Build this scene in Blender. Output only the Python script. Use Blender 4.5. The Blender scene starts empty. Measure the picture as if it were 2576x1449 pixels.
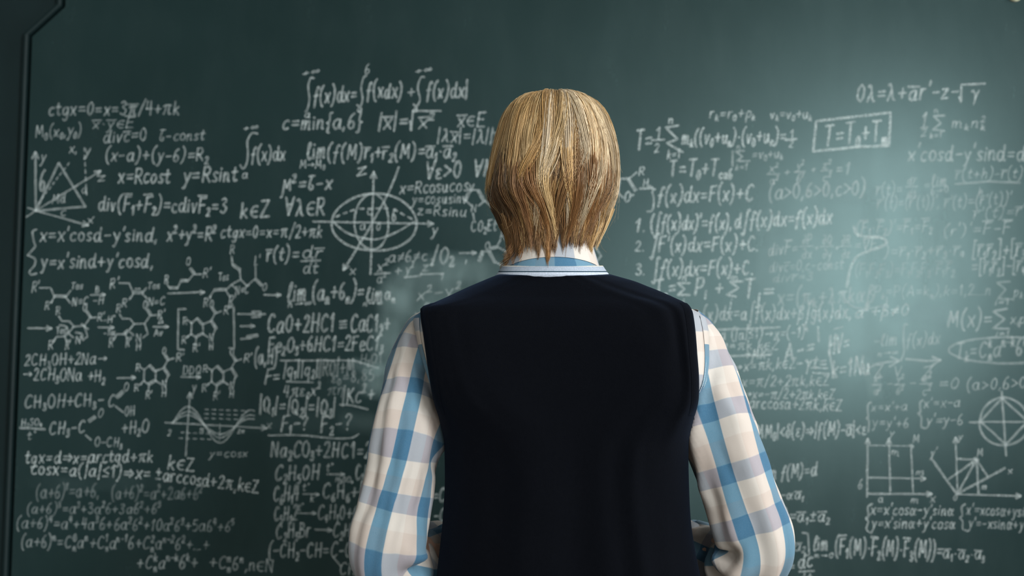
import bpy, bmesh, math, random
from mathutils import Vector, Matrix, noise
R = math.radians
random.seed(7)
scene = bpy.context.scene
col = scene.collection

# ------------------------------------------------------------------ camera
FW, FH, FPX = 2576.0, 1449.0, 3300.0
CAM = Vector((0.0, -3.3, 1.26))
PITCH = R(5.6)
cd = bpy.data.cameras.new('camera')
cam = bpy.data.objects.new('camera', cd); col.objects.link(cam)
cam.location = CAM
cam.rotation_euler = (R(90) + PITCH, 0, 0)
cd.sensor_width = 36.0
cd.lens = 36.0 * FPX / FW
cd.clip_start = 0.05
cd.dof.use_dof = True
cd.dof.focus_distance = 1.98
cd.dof.aperture_fstop = 4.3
scene.camera = cam

# ------------------------------------------------------------------ world, daylight, exposure
scene.view_settings.view_transform = 'Standard'
scene.view_settings.look = 'None'
scene.view_settings.gamma = 1.0
scene.view_settings.use_curve_mapping = False
scene.view_settings.exposure = 0.0
w = bpy.data.worlds.new('daylight'); scene.world = w
w.use_nodes = True
bg = w.node_tree.nodes['Background']
bg.inputs[0].default_value = (0.75, 0.88, 1.0, 1)
bg.inputs[1].default_value = 0.6
def window_light(name, y, z, sy, sz, power, color, x=3.02, rotz=90):
    L = bpy.data.lights.new(name, 'AREA'); L.shape = 'RECTANGLE'
    L.size = sy; L.size_y = sz; L.energy = power; L.color = color
    o = bpy.data.objects.new(name, L); col.objects.link(o)
    o.location = (x, y, z); o.rotation_euler = (R(90), 0, R(rotz))
    return o
# windows of the right-hand wall: (name, centre y, width), all from sill to head
WINS = [(-1.55, 1.5), (-6.6, 2.2), (-9.2, 2.2)]
WZ0, WZ1 = 1.55, 3.5
window_light('daylight_near', -1.55, (WZ0+WZ1)/2, 1.45, WZ1-WZ0-.05, 100, (1.0, 0.99, 0.97))
window_light('daylight_middle', -6.6, (WZ0+WZ1)/2, 2.15, WZ1-WZ0-.05, 560, (0.98, 1.0, 1.0))
window_light('daylight_far', -9.2, (WZ0+WZ1)/2, 2.15, WZ1-WZ0-.05, 560, (0.98, 1.0, 1.0))
# windows of the rear wall, behind the camera
window_light('daylight_rear', -11.85, 2.35, 1.5, 1.8, 130, (0.98, 1.0, 1.0), x=1.9, rotz=0)

# ------------------------------------------------------------------ helpers
def ray(px, py):
    d = Vector(((px - FW/2)/FPX, 1.0, (FH/2 - py)/FPX))
    c, s = math.cos(PITCH), math.sin(PITCH)
    return Vector((d.x, d.y*c - d.z*s, d.y*s + d.z*c))
def at(px, py, y):
    d = ray(px, py); t = (y - CAM.y)/d.y
    return CAM + d*t
def link(o, parent=None):
    col.objects.link(o)
    if parent is not None: o.parent = parent
    return o
def mesh_obj(name, verts, faces, mat=None, parent=None, smooth=True, uvs=None, mat_ids=None):
    me = bpy.data.meshes.new(name)
    me.from_pydata([tuple(v) for v in verts], [], faces)
    mats = mat if isinstance(mat, (list, tuple)) else [mat]
    for m in mats:
        if m: me.materials.append(m)
    if smooth: me.polygons.foreach_set('use_smooth', [True]*len(me.polygons))
    if mat_ids: me.polygons.foreach_set('material_index', mat_ids)
    if uvs:
        ul = me.uv_layers.new(name='UVMap')
        for p in me.polygons:
            for li, vi in zip(p.loop_indices, p.vertices):
                ul.data[li].uv = uvs[p.index][list(p.vertices).index(vi)] if isinstance(uvs, dict) else uvs[vi]
    me.update()
    return link(bpy.data.objects.new(name, me), parent)
def tag(o, label=None, cat=None, group=None, kind=None):
    for k, v in (('label', label), ('category', cat), ('group', group), ('kind', kind)):
        if v: o[k] = v
    return o
def box(name, lo, hi, mat, parent=None, kind=None):
    x0, y0, z0 = lo; x1, y1, z1 = hi
    v = [(x0,y0,z0),(x1,y0,z0),(x1,y1,z0),(x0,y1,z0),(x0,y0,z1),(x1,y0,z1),(x1,y1,z1),(x0,y1,z1)]
    f = [(0,3,2,1),(4,5,6,7),(0,1,5,4),(1,2,6,5),(2,3,7,6),(3,0,4,7)]
    o = mesh_obj(name, v, f, mat, parent, smooth=False)
    if kind: o['kind'] = kind
    return o
def multi_box(name, boxes, mat, parent=None, kind=None):
    V, F = [], []
    for lo, hi in boxes:
        b = len(V); x0, y0, z0 = lo; x1, y1, z1 = hi
        V += [(x0,y0,z0),(x1,y0,z0),(x1,y1,z0),(x0,y1,z0),(x0,y0,z1),(x1,y0,z1),(x1,y1,z1),(x0,y1,z1)]
        F += [tuple(i+b for i in q) for q in ((0,3,2,1),(4,5,6,7),(0,1,5,4),(1,2,6,5),(2,3,7,6),(3,0,4,7))]
    o = mesh_obj(name, V, F, mat, parent, smooth=False)
    if kind: o['kind'] = kind
    return o
def interp(tab, x):
    """tab: rows sorted by first column; smooth (Catmull-Rom) interpolation of the other columns."""
    n = len(tab)
    if x <= tab[0][0]: return list(tab[0][1:])
    if x >= tab[-1][0]: return list(tab[-1][1:])
    for i in range(n-1):
        if tab[i][0] <= x <= tab[i+1][0]: break
    x0, x1 = tab[i][0], tab[i+1][0]; h = x1-x0; t = (x-x0)/h
    out = []
    for k in range(1, len(tab[0])):
        def slope(j):
            if j == 0: return (tab[1][k]-tab[0][k])/(tab[1][0]-tab[0][0])
            if j == n-1: return (tab[-1][k]-tab[-2][k])/(tab[-1][0]-tab[-2][0])
            a = (tab[j][k]-tab[j-1][k])/(tab[j][0]-tab[j-1][0]); b = (tab[j+1][k]-tab[j][k])/(tab[j+1][0]-tab[j][0])
            return 0 if a*b <= 0 else 2*a*b/(a+b)
        m0, m1 = slope(i)*h, slope(i+1)*h
        t2, t3 = t*t, t*t*t
        out.append((2*t3-3*t2+1)*tab[i][k] + (t3-2*t2+t)*m0 + (-2*t3+3*t2)*tab[i+1][k] + (t3-t2)*m1)
    return out
def grid_faces(nr, nc, closed=True, flip=False, base=0):
    F = []
    for i in range(nr-1):
        for j in range(nc if closed else nc-1):
            a = base+i*nc+j; b = base+i*nc+(j+1) % nc; c = base+(i+1)*nc+(j+1) % nc; d = base+(i+1)*nc+j
            F.append((a,d,c,b) if flip else (a,b,c,d))
    return F
def loop_uv(o, nr, nc, uvfun, closed=True):
    """UVs for a grid mesh with a proper seam: uvfun(i, j) with j running to nc."""
    ul = o.data.uv_layers.new(name='UVMap')
    k = 0
    for i in range(nr-1):
        for j in range(nc if closed else nc-1):
            want = {i*nc+j: (i, j), i*nc+(j+1) % nc: (i, j+1), (i+1)*nc+(j+1) % nc: (i+1, j+1), (i+1)*nc+j: (i+1, j)}
            p = o.data.polygons[k]
            for li, vi in zip(p.loop_indices, p.vertices): ul.data[li].uv = uvfun(*want[vi])
            k += 1
def tube(pts, rad, seg=8):
    """verts, faces of a tube; rad number or list."""
    V, F = [], []
    n = len(pts)
    up = Vector((0.13, 0.2, 0.97))
    for i, p in enumerate(pts):
        t = (Vector(pts[min(i+1, n-1)]) - Vector(pts[max(i-1, 0)])).normalized()
        a = t.cross(up)
        a = a.normalized() if a.length > 1e-4 else Vector((1,0,0))
        b = t.cross(a).normalized()
        r = rad[i] if isinstance(rad, (list, tuple)) else rad
        for j in range(seg):
            q = 2*math.pi*j/seg
            V.append(Vector(p) + a*(r*math.cos(q)) + b*(r*math.sin(q)))
    F = grid_faces(n, seg)
    F.append(tuple(range(seg-1, -1, -1))); F.append(tuple((n-1)*seg+j for j in range(seg)))
    return V, F

# ------------------------------------------------------------------ materials
class NT:
    def __init__(s, name):
        s.m = bpy.data.materials.new(name); s.m.use_nodes = True
        s.t = s.m.node_tree; s.b = s.t.nodes['Principled BSDF']; s.out = s.t.nodes['Material Output']
    def n(s, typ, **kw):
        k = s.t.nodes.new(typ)
        for a, v in kw.items(): setattr(k, a, v)
        return k
    def l(s, a, b): s.t.links.new(a, b)
    def math(s, op, a, b=None, c=None):
        k = s.n('ShaderNodeMath', operation=op)
        for i, v in enumerate((a, b, c)):
            if v is None: continue
            if isinstance(v, (int, float)): k.inputs[i].default_value = v
            else: s.l(v, k.inputs[i])
        return k.outputs[0]
    def mix(s, f, a, b):
        k = s.n('ShaderNodeMix', data_type='RGBA')
        for idx, v in ((0, f), (6, a), (7, b)):
            if isinstance(v, (int, float)): k.inputs[idx].default_value = v
            elif isinstance(v, tuple): k.inputs[idx].default_value = (*v[:3], 1)
            else: s.l(v, k.inputs[idx])
        return k.outputs[2]
    def noise(s, scale, detail=3, rough=.55, vec=None, typ='Object'):
        tc = s.n('ShaderNodeTexCoord')
        k = s.n('ShaderNodeTexNoise'); k.inputs['Scale'].default_value = scale
        k.inputs['Detail'].default_value = detail; k.inputs['Roughness'].default_value = rough
        if vec is not None:
            mp = s.n('ShaderNodeMapping'); mp.inputs['Scale'].default_value = vec
            s.l(tc.outputs[typ], mp.inputs[0]); s.l(mp.outputs[0], k.inputs[0])
        else: s.l(tc.outputs[typ], k.inputs[0])
        return k.outputs[0]
    def bump(s, h, strength=.2, dist=.002):
        k = s.n('ShaderNodeBump'); k.inputs['Strength'].default_value = strength; k.inputs['Distance'].default_value = dist
        s.l(h, k.inputs['Height']); s.l(k.outputs[0], s.b.inputs['Normal'])
    def ramp(s, v, a, b):
        k = s.n('ShaderNodeMapRange'); k.inputs[1].default_value = a; k.inputs[2].default_value = b
        s.l(v, k.inputs[0]); return k.outputs[0]
    def set(s, color=None, rough=None, spec=None, metal=None):
        if color is not None: s.b.inputs['Base Color'].default_value = (*color, 1)
        if rough is not None: s.b.inputs['Roughness'].default_value = rough
        if spec is not None: s.b.inputs['Specular IOR Level'].default_value = spec
        if metal is not None: s.b.inputs['Metallic'].default_value = metal
        return s
def plain(name, color, rough=.6, spec=.4, nscale=40, amt=.12, metal=0):
    k = NT(name).set(rough=rough, spec=spec, metal=metal)
    nz = k.noise(nscale)
    k.l(k.mix(k.ramp(nz, .3, .7), tuple(c*(1-amt) for c in color), tuple(min(1, c*(1+amt)) for c in color)), k.b.inputs['Base Color'])
    return k.m

def board_material():
    k = NT('chalkboard_paint').set(rough=.42, spec=.29)
    k.b.inputs['Specular Tint'].default_value = (.66, 1.0, 1.0, 1)
    broad = k.noise(1.6, 4, .6)
    fine = k.noise(9, 5, .6, (1, 1, .35))
    base = k.mix(k.ramp(broad, .35, .68), (.0055, .0145, .0150), (.0078, .0188, .0195))
    dusty = k.math('MULTIPLY', k.ramp(fine, .45, .8), .05)
    k.l(k.mix(dusty, base, (.08, .11, .11)), k.b.inputs['Base Color'])
    k.l(k.math('ADD', k.math('MULTIPLY', fine, .10), BOARD_ROUGH), k.b.inputs['Roughness'])
    k.bump(k.noise(900, 2), .06, .0005)
    return k.m
BOARD_ROUGH = .21
M_BOARD = board_material()
M_WALLGREEN = plain('green_wall_paint', (.0055, .0140, .0150), .55, .12, 5, .1)
M_WALL = plain('wall_paint', (.24, .25, .24), .8, .2, 6, .04)
M_CEIL = plain('ceiling_paint', (.34, .34, .33), .9, .1, 6, .03)
M_FLOOR = plain('floor_boards', (.12, .085, .055), .45, .4, 7, .25)
M_WHITE = plain('white_gloss_paint', (.75, .75, .73), .4, .4, 20, .03)
M_CREAM = plain('cream_plastic', (.68, .68, .50), .35, .5, 30, .03)

def glass_material():
    k = NT('window_glass')
    t = k.n('ShaderNodeBsdfTransparent'); g = k.n('ShaderNodeBsdfGlossy'); g.inputs['Roughness'].default_value = .02
    mx = k.n('ShaderNodeMixShader'); mx.inputs[0].default_value = .05
    k.l(t.outputs[0], mx.inputs[1]); k.l(g.outputs[0], mx.inputs[2]); k.l(mx.outputs[0], k.out.inputs[0])
    return k.m
M_GLASS = glass_material()

def chalk_material():
    """chalk dust lying on the board: grainy cover, how much of it is a property of each writing (object colour alpha)"""
    k = NT('white_chalk').set((.74, .85, .85), .95, .1)
    grain = k.ramp(k.noise(420, 3, .7), .30, .72)
    patch = k.ramp(k.noise(60, 2, .6), .25, .75)
    oi = k.n('ShaderNodeObjectInfo')
    cover = k.math('MULTIPLY', k.math('ADD', k.math('MULTIPLY', grain, .75), k.math('MULTIPLY', patch, .45)), oi.outputs['Alpha'])
    k.l(k.math('MINIMUM', cover, 1.0), k.b.inputs['Alpha'])
    return k.m
M_CHALK = chalk_material()
def smear_material():
    k = NT('smeared_chalk_dust').set((.46, .66, .66), .95, .1)
    at_ = k.n('ShaderNodeAttribute'); at_.attribute_name = 'dust'
    streak = k.math('ADD', k.math('MULTIPLY', k.ramp(k.noise(14, 4, .6, (1, 1, .5)), .25, .8), .6), .3)
    k.l(k.math('MULTIPLY', at_.outputs['Fac'], streak), k.b.inputs['Alpha'])
    return k.m
M_SMEAR = smear_material()

def plaid_material(name='plaid_cotton'):
    k = NT(name).set(rough=.85, spec=.15)
    uv = k.n('ShaderNodeUVMap'); sp = k.n('ShaderNodeSeparateXYZ'); k.l(uv.outputs[0], sp.inputs[0])
    def band(x, a, b, soft=.012):
        f = k.math('FRACT', x)
        up = k.n('ShaderNodeMapRange', interpolation_type='SMOOTHSTEP'); up.inputs[1].default_value = a-soft; up.inputs[2].default_value = a+soft
        dn = k.n('ShaderNodeMapRange', interpolation_type='SMOOTHSTEP'); dn.inputs[1].default_value = b-soft; dn.inputs[2].default_value = b+soft
        k.l(f, up.inputs[0]); k.l(f, dn.inputs[0])
        return k.math('SUBTRACT', up.outputs[0], dn.outputs[0])
    u, v = sp.outputs[0], sp.outputs[1]
    bu, bv = band(u, .325, .675), band(v, .325, .675)
    pu, pv = band(u, .02, .32), band(v, .02, .32)
    pink = k.math('MULTIPLY', k.math('ADD', pu, pv), .42)
    white = k.mix(pink, (0.488, 0.455, 0.414), (0.414, 0.344, 0.300))
    hor = k.mix(pu, (0.266, 0.289, 0.322), (0.266, 0.248, 0.274))
    ver = k.mix(pv, (.068, .178, .262), (.080, .170, .240))
    c1 = k.mix(bv, white, hor)
    c2 = k.mix(bv, ver, (.011, .096, .185))
    full = k.mix(bu, c1, c2)
    weave = k.noise(1500, 1)
    k.l(k.mix(k.math('MULTIPLY', weave, .10), full, (.75, .75, .75)), k.b.inputs['Base Color'])
    k.b.inputs['Sheen Weight'].default_value = .1
    k.b.inputs['Subsurface Weight'].default_value = 0
    k.bump(weave, .15, .0005)
    return k.m
M_PLAID = plaid_material()

def vest_material():
    k = NT('navy_knit').set(rough=.95, spec=.03)
    tc = k.n('ShaderNodeTexCoord')
    nz = k.noise(260, 3, .7)
    k.l(k.mix(nz, (.0012, .0015, .0024), (.0028, .0034, .0050)), k.b.inputs['Base Color'])
    k.b.inputs['Sheen Weight'].default_value = .085
    k.b.inputs['Sheen Roughness'].default_value = .45
    k.b.inputs['Sheen Tint'].default_value = (.16, .26, .48, 1)
    k.bump(k.noise(700, 2, .6, (1, 1, .5)), .35, .0012)
    return k.m
M_VEST = vest_material()
M_BANDLIGHT = plain('pale_blue_rib', (.40, .45, .53), .9, .1, 500, .15)
M_BANDGREY = plain('grey_blue_rib', (.30, .35, .42), .9, .1, 500, .15)
M_BANDDARK = plain('dark_teal_rib', (.012, .035, .05), .9, .1, 500, .15)
M_BANDCREAM = plain('cream_rib', (.72, .66, .55), .9, .1, 500, .1)
M_THREAD = plain('white_thread', (.80, .80, .78), .8, .2, 300, .05)
M_TROUSER = plain('charcoal_wool', (.02, .022, .028), .9, .1, 300, .2)
M_SHOE = plain('black_leather', (.012, .011, .010), .35, .5, 90, .2)
def skin_material():
    k = NT('skin').set(rough=.55, spec=.35)
    nz = k.noise(60, 4, .6)
    k.l(k.mix(k.ramp(nz, .3, .7), (.56, .32, .22), (.66, .42, .31)), k.b.inputs['Base Color'])
    k.b.inputs['Subsurface Weight'].default_value = .08
    k.b.inputs['Subsurface Radius'].default_value = (.01, .004, .002)
    return k.m
M_SKIN = skin_material()
def hair_material(name, rough, spec):
    k = NT(name).set(rough=rough, spec=spec)
    a = k.n('ShaderNodeAttribute'); a.attribute_name = 'tint'
    k.l(a.outputs['Color'], k.b.inputs['Base Color'])
    k.b.inputs['Specular Tint'].default_value = (1, .9, .75, 1)
    k.b.inputs['Sheen Weight'].default_value = .15
    k.b.inputs['Sheen Tint'].default_value = (1, .85, .65, 1)
    return k.m
M_HAIR = hair_material('blond_hair', .42, .45)

# ------------------------------------------------------------------ room
WALL_Y = 0.024
X0, X1, Y0, ZC = -3.6, 3.0, -11.8, 3.75
box('floor', (X0-.2, Y0-.2, -.1), (X1+.2, WALL_Y+.2, 0), M_FLOOR, kind='structure')
box('ceiling', (X0-.2, Y0-.2, ZC), (X1+.2, WALL_Y+.2, ZC+.1), M_CEIL, kind='structure')
box('wall_front', (X0-.2, WALL_Y, 0), (X1+.2, WALL_Y+.2, ZC), M_WALLGREEN, kind='structure')
box('wall_left', (X0-.2, Y0, 0), (X0, WALL_Y, ZC), M_WALL, kind='structure')
# right-hand wall with its window openings
segs, y = [], WALL_Y
for wy, ww in WINS:
    segs.append(((X1, wy+ww/2, 0), (X1+.2, y, ZC)))
    segs.append(((X1, wy-ww/2, 0), (X1+.2, wy+ww/2, WZ0)))
    segs.append(((X1, wy-ww/2, WZ1), (X1+.2, wy+ww/2, ZC)))
    y = wy-ww/2
segs.append(((X1, Y0, 0), (X1+.2, y, ZC)))
multi_box('wall_right', segs, M_WALL, kind='structure')
RX0, RX1, RZ0, RZ1 = 1.1, 2.7, 1.4, 3.3
multi_box('wall_rear', [((X0-.2, Y0-.2, 0), (RX0, Y0, ZC)), ((RX1, Y0-.2, 0), (X1+.2, Y0, ZC)),
                        ((RX0, Y0-.2, 0), (RX1, Y0, RZ0)), ((RX0, Y0-.2, RZ1), (RX1, Y0, ZC))], M_WALL, kind='structure')
def window(n, wy, ww):
    a, b, xx, t = wy-ww/2, wy+ww/2, X1+.12, .05
    fr = multi_box('window_%d' % n, [((xx, a, WZ0), (xx+.05, a+t, WZ1)), ((xx, b-t, WZ0), (xx+.05, b, WZ1)),
         ((xx, a+t, WZ0), (xx+.05, b-t, WZ0+t)), ((xx, a+t, WZ1-t), (xx+.05, b-t, WZ1)),
         ((xx, wy-.025, WZ0+t), (xx+.05, wy+.025, WZ1-t))], M_WHITE, kind='structure')
    multi_box('pane', [((xx+.02, a+t, WZ0+t), (xx+.026, wy-.025, WZ1-t)), ((xx+.02, wy+.025, WZ0+t), (xx+.026, b-t, WZ1-t))], M_GLASS, fr)
for i, (wy, ww) in enumerate(WINS): window(i+1, wy, ww)
yy = Y0-.12
fr = multi_box('window_4', [((RX0, yy-.05, RZ0), (RX0+.05, yy, RZ1)), ((RX1-.05, yy-.05, RZ0), (RX1, yy, RZ1)),
     ((RX0+.05, yy-.05, RZ0), (RX1-.05, yy, RZ0+.05)), ((RX0+.05, yy-.05, RZ1-.05), (RX1-.05, yy, RZ1))], M_WHITE, kind='structure')
multi_box('pane', [((RX0+.05, yy-.03, RZ0+.05), (RX1-.05, yy-.024, RZ1-.05))], M_GLASS, fr)
# ------------------------------------------------------------------ chalkboard
def board_pt(px, py, y=0.0):
    return at(px, py, y)
pc, pd = board_pt(80, 92), board_pt(163, 17)
lo = board_pt(27, 1449)
slope = (lo.x-pc.x)/(lo.z-pc.z)
zb, zt, xr = .72, 3.0, 2.35
outline = [(pc.x+slope*(zb-pc.z), zb), (xr, zb), (xr, zt), (pd.x, zt), (pd.x, pd.z), (pc.x, pc.z)]
def slab(pts, y0, y1, bev):
    """closed prism facing -y with a small bevel round its front edge"""
    n = len(pts); c = Vector((sum(p[0] for p in pts)/n, sum(p[1] for p in pts)/n))
    ins = []
    for i in range(n):
        p, q, r = Vector(pts[i-1]), Vector(pts[i]), Vector(pts[(i+1) % n])
        d1 = (q-p).normalized(); d2 = (r-q).normalized()
        n1 = Vector((-d1.y, d1.x)); n2 = Vector((-d2.y, d2.x))
        m = (n1+n2).normalized(); m = m*(bev/max(.3, m.dot(n1)))
        ins.append(q+m)
    V = [(p[0], y0+bev, p[1]) for p in pts] + [(p.x, y0, p.y) for p in ins] + [(p[0], y1, p[1]) for p in pts]
    F = [tuple(range(n, 2*n))]
    for i in range(n):
        j = (i+1) % n
        F.append((i, j, n+j, n+i)); F.append((j, i, 2*n+i, 2*n+j))
    F.append(tuple(range(3*n-1, 2*n-1, -1)))
    return V, F
V, F = slab(outline, 0.0, WALL_Y-.001, .0015)
chalkboard = mesh_obj('chalkboard', V, F, M_BOARD, smooth=False)
tag(chalkboard, 'dark green chalkboard covered with white chalk formulas and diagrams behind the person', 'chalkboard')
# painted beading that follows the cut left edge of the board
path = [(outline[0][0], .05), (outline[0][0], zb)] + [(pc.x, pc.z), (pd.x, pd.z), (pd.x, ZC-.02)]
path = [(lo.x+slope*(.05-lo.z), .05), (pc.x, pc.z), (pd.x, pd.z), (pd.x, ZC-.02)]
def offset_path(pts, d):
    out = []
    for i in range(len(pts)):
        p = Vector(pts[i]); a = (Vector(pts[i])-Vector(pts[i-1])).normalized() if i else None
        b = (Vector(pts[i+1])-p).normalized() if i < len(pts)-1 else None
        na = Vector((-a.y, a.x)) if a else None; nb = Vector((-b.y, b.x)) if b else None
        m = (na+nb).normalized() if na and nb else (na or nb)
        k = 1/max(.4, m.dot(na or nb))
        out.append(p+m*(d*k))
    return out
prof = [(.0085, .0238), (.0085, .008), (.011, .002), (.016, -.001), (.022, .001), (.026, .010), (.028, .0238)]
V = []
rows = [offset_path(path, d) for d, _ in prof]
for i in range(len(path)):
    for (d, yv), r in zip(prof, rows): V.append((r[i].x, yv, r[i].y))
F = grid_faces(len(path), len(prof), False)
mesh_obj('trim_1', V, F, M_WALLGREEN, smooth=False)['kind'] = 'structure'
# round cream magnet at the top right
mc = board_pt(2552, -12)
prof2 = [(.0001, -.014), (.010, -.0135), (.015, -.012), (.0175, -.008), (.0175, -.0005)]
V = []
for r, yv in prof2:
    for j in range(24): V.append((mc.x+r*math.cos(j*math.pi/12), yv, mc.z+r*math.sin(j*math.pi/12)))
F = grid_faces(len(prof2), 24)
tag(mesh_obj('magnet', V, F, M_CREAM), 'small round cream magnet stuck on the upper right of the chalkboard', 'magnet')

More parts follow.
